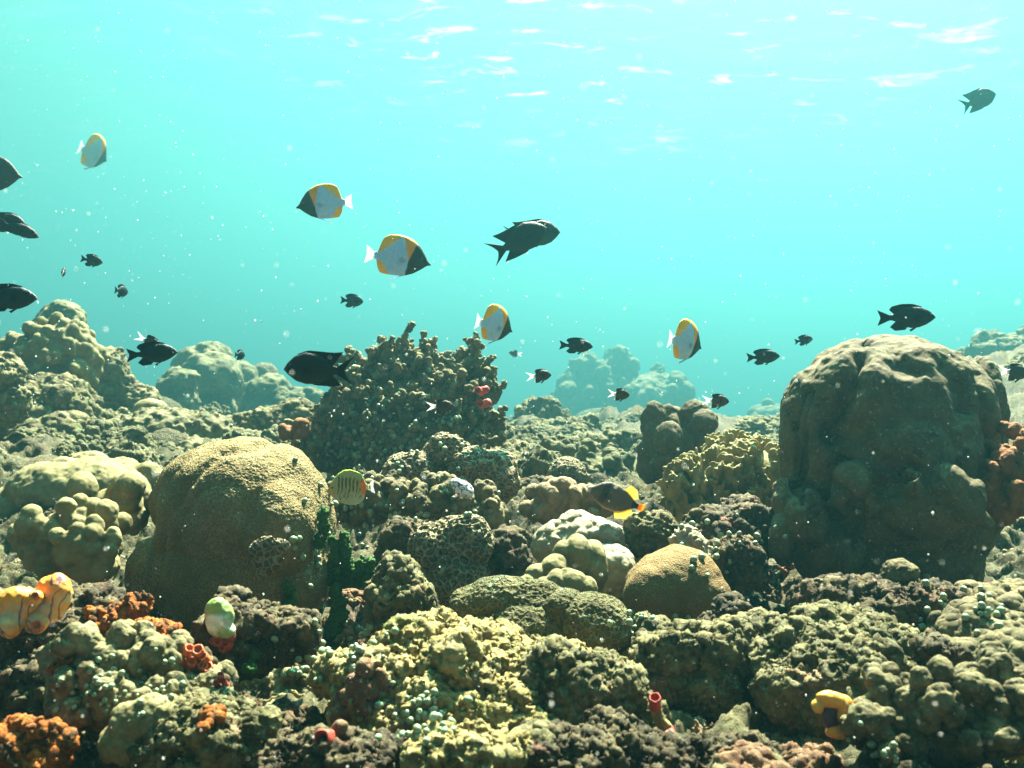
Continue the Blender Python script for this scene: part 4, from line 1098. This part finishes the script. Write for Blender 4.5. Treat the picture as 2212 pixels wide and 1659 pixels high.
PEC = ('pectoral_fin', [(.28, .012), (.28, 0), (.28, -.012), (.28, -.02)], [(.34, .03), (.385, .0), (.385, -.04), (.335, -.065)])
T = {}
T['damsel'] = dict(top=[(0, 0), (.04, .055), (.12, .12), (.25, .175), (.4, .19), (.55, .15), (.66, .085), (.74, .05), (.80, .048)],
    bot=[(0, -.012), (.05, -.055), (.15, -.12), (.28, -.17), (.42, -.18), (.55, -.14), (.66, -.075), (.74, -.045), (.8, -.045)],
    thick=[(0, .01), (.06, .035), (.2, .075), (.4, .08), (.6, .05), (.74, .02), (.8, .012)], col=col_dark(),
    fins=[('dorsal_fin', [(.22, .15), (.35, .17), (.5, .15), (.62, .09), (.7, .055)], [(.24, .19), (.4, .235), (.58, .235), (.75, .195), (.79, .135)], .06, 1),
          ('anal_fin', [(.46, -.15), (.56, -.12), (.67, -.055)], [(.52, -.21), (.69, -.225), (.78, -.16)], .03, 1),
          ('tail_fin', [(.77, .04), (.785, .02), (.79, 0), (.785, -.02), (.77, -.04)], [(.99, .135), (.965, .07), (.935, 0), (.965, -.07), (.99, -.135)], .03, 1),
          ('pelvic_fin', [(.3, -.16), (.36, -.165)], [(.42, -.24), (.45, -.21)], 0, 1)], eye=(.10, .045, .02))
T['surgeon'] = dict(top=[(0, 0), (.05, .09), (.15, .19), (.3, .25), (.45, .235), (.6, .16), (.7, .07), (.76, .048)],
    bot=[(0, -.01), (.07, -.08), (.18, -.16), (.32, -.2), (.5, -.19), (.62, -.13), (.7, -.06), (.76, -.045)],
    thick=[(0, .01), (.06, .04), (.2, .075), (.4, .08), (.6, .05), (.7, .022), (.76, .012)], col=col_dark((.008, .009, .011), (.012, .012, .012)),
    fins=[('dorsal_fin', [(.18, .2), (.3, .24), (.45, .225), (.6, .15), (.69, .07)], [(.2, .225), (.33, .275), (.5, .265), (.7, .255), (.83, .27)], .02, 1),
          ('anal_fin', [(.4, -.19), (.55, -.16), (.68, -.06)], [(.45, -.215), (.65, -.22), (.83, -.205)], .02, 1),
          ('tail_fin', [(.73, .045), (.745, .02), (.75, 0), (.745, -.02), (.73, -.045)], [(1.0, .225), (.9, .1), (.85, 0), (.9, -.1), (1.0, -.205)], 0, 1)], eye=(.10, .07, .018))
T['chromis'] = dict(top=[(0, 0), (.05, .085), (.15, .17), (.3, .22), (.45, .2), (.56, .12), (.63, .06), (.68, .055)],
    bot=[(0, -.01), (.06, -.075), (.16, -.15), (.3, -.2), (.45, -.18), (.56, -.11), (.63, -.055), (.68, -.05)],
    thick=[(0, .012), (.06, .045), (.2, .09), (.4, .09), (.55, .05), (.68, .014)], col=col_chromis,
    fins=[('dorsal_fin', [(.2, .18), (.35, .2), (.5, .15), (.58, .09)], [(.22, .225), (.4, .265), (.56, .25), (.66, .2)], .06, 1),
          ('anal_fin', [(.4, -.18), (.5, -.14), (.6, -.07)], [(.46, -.24), (.58, -.26), (.68, -.24)], 0, 1),
          ('tail_fin', [(.65, .05), (.665, .02), (.67, 0), (.665, -.02), (.65, -.05)], [(1.0, .17), (.86, .06), (.80, 0), (.86, -.06), (.98, -.17)], 0, .75),
          ('pelvic_fin', [(.28, -.19), (.35, -.19)], [(.40, -.30), (.43, -.25)], 0, 1)], eye=(.11, .05, .028))
T['pyramid'] = dict(top=[(0, 0), (.06, .045), (.12, .14), (.2, .24), (.3, .315), (.42, .36), (.55, .37), (.68, .35), (.765, .29), (.80, .19), (.82, .07), (.88, .048)],
    bot=[(0, -.015), (.06, -.03), (.14, -.1), (.25, -.18), (.38, -.235), (.52, -.25), (.65, -.255), (.75, -.245), (.805, -.16), (.83, -.05), (.88, -.045)],
    thick=[(0, .008), (.08, .03), (.25, .07), (.45, .075), (.65, .045), (.8, .02), (.88, .012)], col=col_pyramid, lens=1.25,
    fins=[('tail_fin', [(.86, .042), (.87, .02), (.875, 0), (.87, -.02), (.86, -.042)], [(1.01, .14), (.995, .06), (.985, 0), (.995, -.06), (1.01, -.14)], .03, .55),
          ('pelvic_fin', [(.36, -.22), (.42, -.235)], [(.60, -.34), (.57, -.29)], 0, 1)], eye=(.15, .06, .022), pec=(.5, .65, .75))
T['banded'] = dict(T['pyramid'], col=col_banded, top=[(0, 0), (.06, .05), (.12, .13), (.2, .24), (.3, .33), (.42, .385), (.55, .385), (.66, .34), (.765, .28), (.81, .17), (.83, .07), (.88, .048)],
    bot=[(0, -.02), (.06, -.06), (.14, -.15), (.25, -.24), (.38, -.30), (.52, -.325), (.65, -.31), (.75, -.25), (.805, -.14), (.83, -.05), (.88, -.045)], pec=(.5, .5, .3))
T['trigger'] = dict(top=[(0, .02), (.08, .06), (.2, .17), (.32, .225), (.5, .21), (.65, .155), (.76, .09), (.84, .05), (.90, .045)],
    bot=[(0, -.04), (.08, -.085), (.2, -.17), (.35, -.225), (.5, -.23), (.65, -.18), (.76, -.1), (.84, -.05), (.90, -.045)],
    thick=[(0, .02), (.08, .045), (.25, .08), (.5, .08), (.7, .045), (.84, .02), (.9, .014)], col=col_trigger, fcol=col_yellowfin,
    fins=[('dorsal_fin', [(.58, .175), (.7, .125), (.79, .07)], [(.66, .29), (.79, .25), (.85, .13)], .05, .6),
          ('anal_fin', [(.53, -.21), (.68, -.155), (.79, -.075)], [(.59, -.32), (.75, -.28), (.85, -.15)], .05, .6),
          ('tail_fin', [(.885, .045), (.89, 0), (.885, -.045)], [(1.0, .075), (1.0, 0), (1.0, -.075)], .03, 1)], eye=(.2, .12, .02))
T['pale'] = dict(T['chromis'], col=col_pale)
T['brownhead'] = dict(T['pyramid'], col=col_dark((.05, .04, .03), (.04, .035, .03)))

FM = {}
def fish_parts(kind):
    if kind in FM: return FM[kind]
    t = T[kind]; parts = []
    for nm, r, p, rag, al in t['fins']:
        cf = t['fcol'] if ('fcol' in t and nm != 'tail_fin') else t['col']
        parts.append((nm, fin_mesh(r, p, cf, ragged=rag, alpha=al)))
    pc = t.get('pec'); pcf = col_clear(pc) if pc else t['col']
    for s in (1, -1):
        yy = s*prof(t['thick'], [.28])[0]*.97; dx = .10 if pc else 0
        parts.append(('pectoral_fin', fin_mesh([(a+dx, b) for a, b in PEC[1]], [(a+dx, b) for a, b in PEC[2]], pcf, y0=yy, splay=s*.018, th=.003, alpha=.8 if pc else 1, n=14, m=6)))
    ex, ez, er = t['eye']
    V0, F0 = ico(3)
    yt = prof(t['thick'], [ex])[0]
    for s in (1, -1):
        me = mesh_np('eye', V0*np.array([er, er*.5, er])+np.array([.5-ex, s*yt*.92, ez]), F0); me.materials.append(M['eye'])
        parts.append(('eye', me))
    FM[kind] = (body_mesh(t), parts)
    return FM[kind]

def fish(name, label, cat, kind, vx, vy, d, L, yaw=0, tilt=0, group=None, zs=1.0):
    """L is the full length in measuring units at d; yaw turns the fish (0 faces right, 180 left, positive turns the snout away), tilt lifts the snout in the picture plane"""
    me, parts = fish_parts(kind)
    o = obj(name, me, None)
    o.location = P(vx, vy, d)
    s = L*d/FV
    Rm = Matrix.Rotation(R(-tilt), 4, 'Y') @ Matrix.Rotation(R(yaw), 4, 'Z')
    o.rotation_euler = Rm.to_euler()
    o.scale = (s, s, s*zs)
    tag(o, label, cat, group)
    for nm, pm in parts:
        obj(nm, pm, None, o)
    return o

G1 = 'white butterflyfish with dark heads and yellow fins'
BF = 'butterflyfish'
fish('butterflyfish', 'white butterflyfish with yellow back heading left, uppermost over the reef', BF, 'pyramid', 700, 442, 2.1, 122, 180, 6, G1)
fish('butterflyfish', 'white butterflyfish with dark head heading right, biggest and broadside', BF, 'pyramid', 861, 560, 1.9, 142, 4, -9, G1)
fish('butterflyfish', 'white butterflyfish turned half away above the branching coral peak', BF, 'pyramid', 1068, 705, 1.9, 128, 52, -12, G1)
fish('butterflyfish', 'white butterflyfish swimming off with its yellow rear to the viewer, right of centre', BF, 'pyramid', 1480, 742, 1.9, 142, 50, -10, G1)
fish('butterflyfish', 'pale hazy butterflyfish seen nearly tail on at the upper left', BF, 'pyramid', 201, 333, 6.0, 104, 80, -22, G1, 1.15)
fish('butterflyfish', 'olive butterflyfish with bars and spots hiding beside the brain coral', BF, 'banded', 756, 1056, 1.36, 108, 172, 6)
fish('triggerfish', 'brown fish with orange tail and yellow rear fins over the sunlit corals', 'triggerfish', 'trigger', 1331, 1076, 1.62, 130, 180, -21)

G2 = 'dark damselfish swimming over the reef'
D = 'damselfish'
fish('damselfish', 'large dark damselfish at the left border, snout just above the round topped pillar', D, 'damsel', 13, 644, 1.45, 136, 0, 0, G2, 1.0)
fish('damselfish', 'black damselfish in front of the hazy twin dome at the left', D, 'damsel', 328, 764, 1.4, 112, 0, 4, G2)
fish('damselfish', 'dark damselfish gliding just above the crown of the huge boulder coral', D, 'damsel', 1957, 686, 1.4, 127, 0, 1, G2)
fish('damselfish', 'smaller dark damselfish left of the huge boulder coral, below the tiny forked one', D, 'damsel', 1648, 771, 1.9, 73, 0, 3, G2, 1.05)
fish('damselfish', 'dark damselfish hovering just over the far mound', D, 'damsel', 1244, 747, 1.9, 74, 0, -3, G2, 1.05)
fish('damselfish', 'little round damselfish alone in open water below the biggest butterflyfish', D, 'damsel', 760, 650, 2.6, 50, 12, -4, G2, 1.35)
fish('damselfish', 'little round dark fish in open water at the left', D, 'damsel', 198, 563, 2.6, 46, 35, -10, G2, 1.35)
fish('damselfish', 'tiny forked tail damselfish up left of the huge boulder coral', D, 'damsel', 1736, 735, 2.4, 46, 15, 10, G2, 1.1)

G3 = 'dark surgeonfish with pointed fins'
S_ = 'surgeonfish'
fish('surgeonfish', 'jet black surgeonfish heading left beside the branching coral', S_, 'surgeon', 690, 800, 1.15, 154, 180, -2, G3)
fish('surgeonfish', 'front one of two overlapping surgeonfish in mid water at the centre', S_, 'surgeon', 1120, 522, 1.8, 140, 8, 27, G3, .95)
fish('surgeonfish', 'rear one of two overlapping surgeonfish, its head showing past the front one', S_, 'surgeon', 1150, 508, 2.2, 124, 10, 8, G3, 1.0)
fish('surgeonfish', 'hazy surgeonfish climbing alone at the upper right', S_, 'surgeon', 2112, 218, 3.4, 92, 8, 22, G3)
fish('surgeonfish', 'upper one of two overlapping surgeonfish cut by the left border', S_, 'surgeon', 5, 482, 2.2, 100, 5, -4, G3, .9)
fish('surgeonfish', 'lower one of two overlapping surgeonfish nosing down at the left border', S_, 'surgeon', 36, 494, 2.1, 100, 5, -22, G3, .62)
fish('butterflyfish', 'dark long snouted butterflyfish cut by the left border above the surgeonfish pair', BF, 'brownhead', -14, 382, 2.4, 126, 0, 0)

G4 = 'dark chromis with white tails'
Ch = 'chromis'
fish('chromis', 'white tailed chromis in clear water between branching coral and far mound', Ch, 'chromis', 1163, 812, 1.9, 58, 12, 4, G4)
fish('chromis', 'reddish white tailed chromis before the far mound', Ch, 'chromis', 1336, 852, 1.9, 54, 20, -6, G4)
fish('chromis', 'white tailed chromis facing the huge boulder coral', Ch, 'chromis', 1545, 866, 1.9, 62, 5, -3, G4)
fish('chromis', 'white tailed chromis half hidden behind the black damselfish', Ch, 'chromis', 320, 738, 1.9, 60, 10, -28, G4)
fish('chromis', 'white tailed chromis against the shaded branching mass', Ch, 'chromis', 950, 878, 1.75, 62, 8, 0, G4)
fish('chromis', 'white tailed chromis against the hazy reef wall at the right border', Ch, 'chromis', 2188, 804, 1.9, 76, 8, -6, G4)
fish('chromis', 'tiny hazy chromis facing left over the distant floor', Ch, 'pale', 1114, 764, 4.2, 30, 180, -8)
fish('damselfish', 'tiny fish seen end on, nearest the hazy twin dome', D, 'damsel', 518, 767, 2.4, 44, 76, -5, None, 1.2)
fish('damselfish', 'tiny fish seen end on above the left slope', D, 'damsel', 262, 629, 2.6, 50, 78, -5, None, 1.3)
fish('damselfish', 'tiny brownish fish seen end on, leftmost in open water', D, 'chromis', 137, 588, 2.6, 44, 112, -10, None, 1.1)

fish('wrasse', 'slender bluish wrasse low over the hazy floor right of the saddle shaped coral', 'wrasse', 'damsel', 1173, 984, 2.5, 74, 0, 12, None, .42)

# ---------------------------------------------------------------- drifting specks in the water
def marine_snow():
    rng = np.random.default_rng(4)
    n = 8500
    d = .35+3.6*rng.random(n)**1.0
    x = (rng.random(n)-.5)*1.5*d; z = CZ+(rng.random(n)-.5)*1.1*d
    ok = z > ground_base(x, d)+.08
    x, d, z = x[ok], d[ok], z[ok]
    r = .00045*(.45+rng.random(len(x))**4*1.7)*(.5+.55*d)
    V0, F0 = ico(1)
    V = (V0[None]*r[:, None, None]*np.stack([np.ones_like(r), np.ones_like(r), .7+rng.random(len(r))*.9], 1)[:, None, :]+np.stack([x, d, z], 1)[:, None, :]).reshape(-1, 3)
    F = (F0[None]+(np.arange(len(x))*len(V0))[:, None, None]).reshape(-1, 3)
    m, nt, b = mk('drifting_speck')
    b.inputs['Base Color'].default_value = (.85, .85, .8, 1); b.inputs['Roughness'].default_value = .8
    tl = N_(nt, 'ShaderNodeBsdfTranslucent'); tl.inputs['Color'].default_value = (.85, .85, .8, 1)
    mx = N_(nt, 'ShaderNodeMixShader'); nt.links.new(b.outputs[0], mx.inputs[1]); nt.links.new(tl.outputs[0], mx.inputs[2])
    nt.links.new(mx.outputs[0], nt.nodes['Material Output'].inputs['Surface'])
    o = obj('marine_snow', mesh_np('marine_snow', V, F), m)
    tag(o, kind='stuff')
marine_snow()
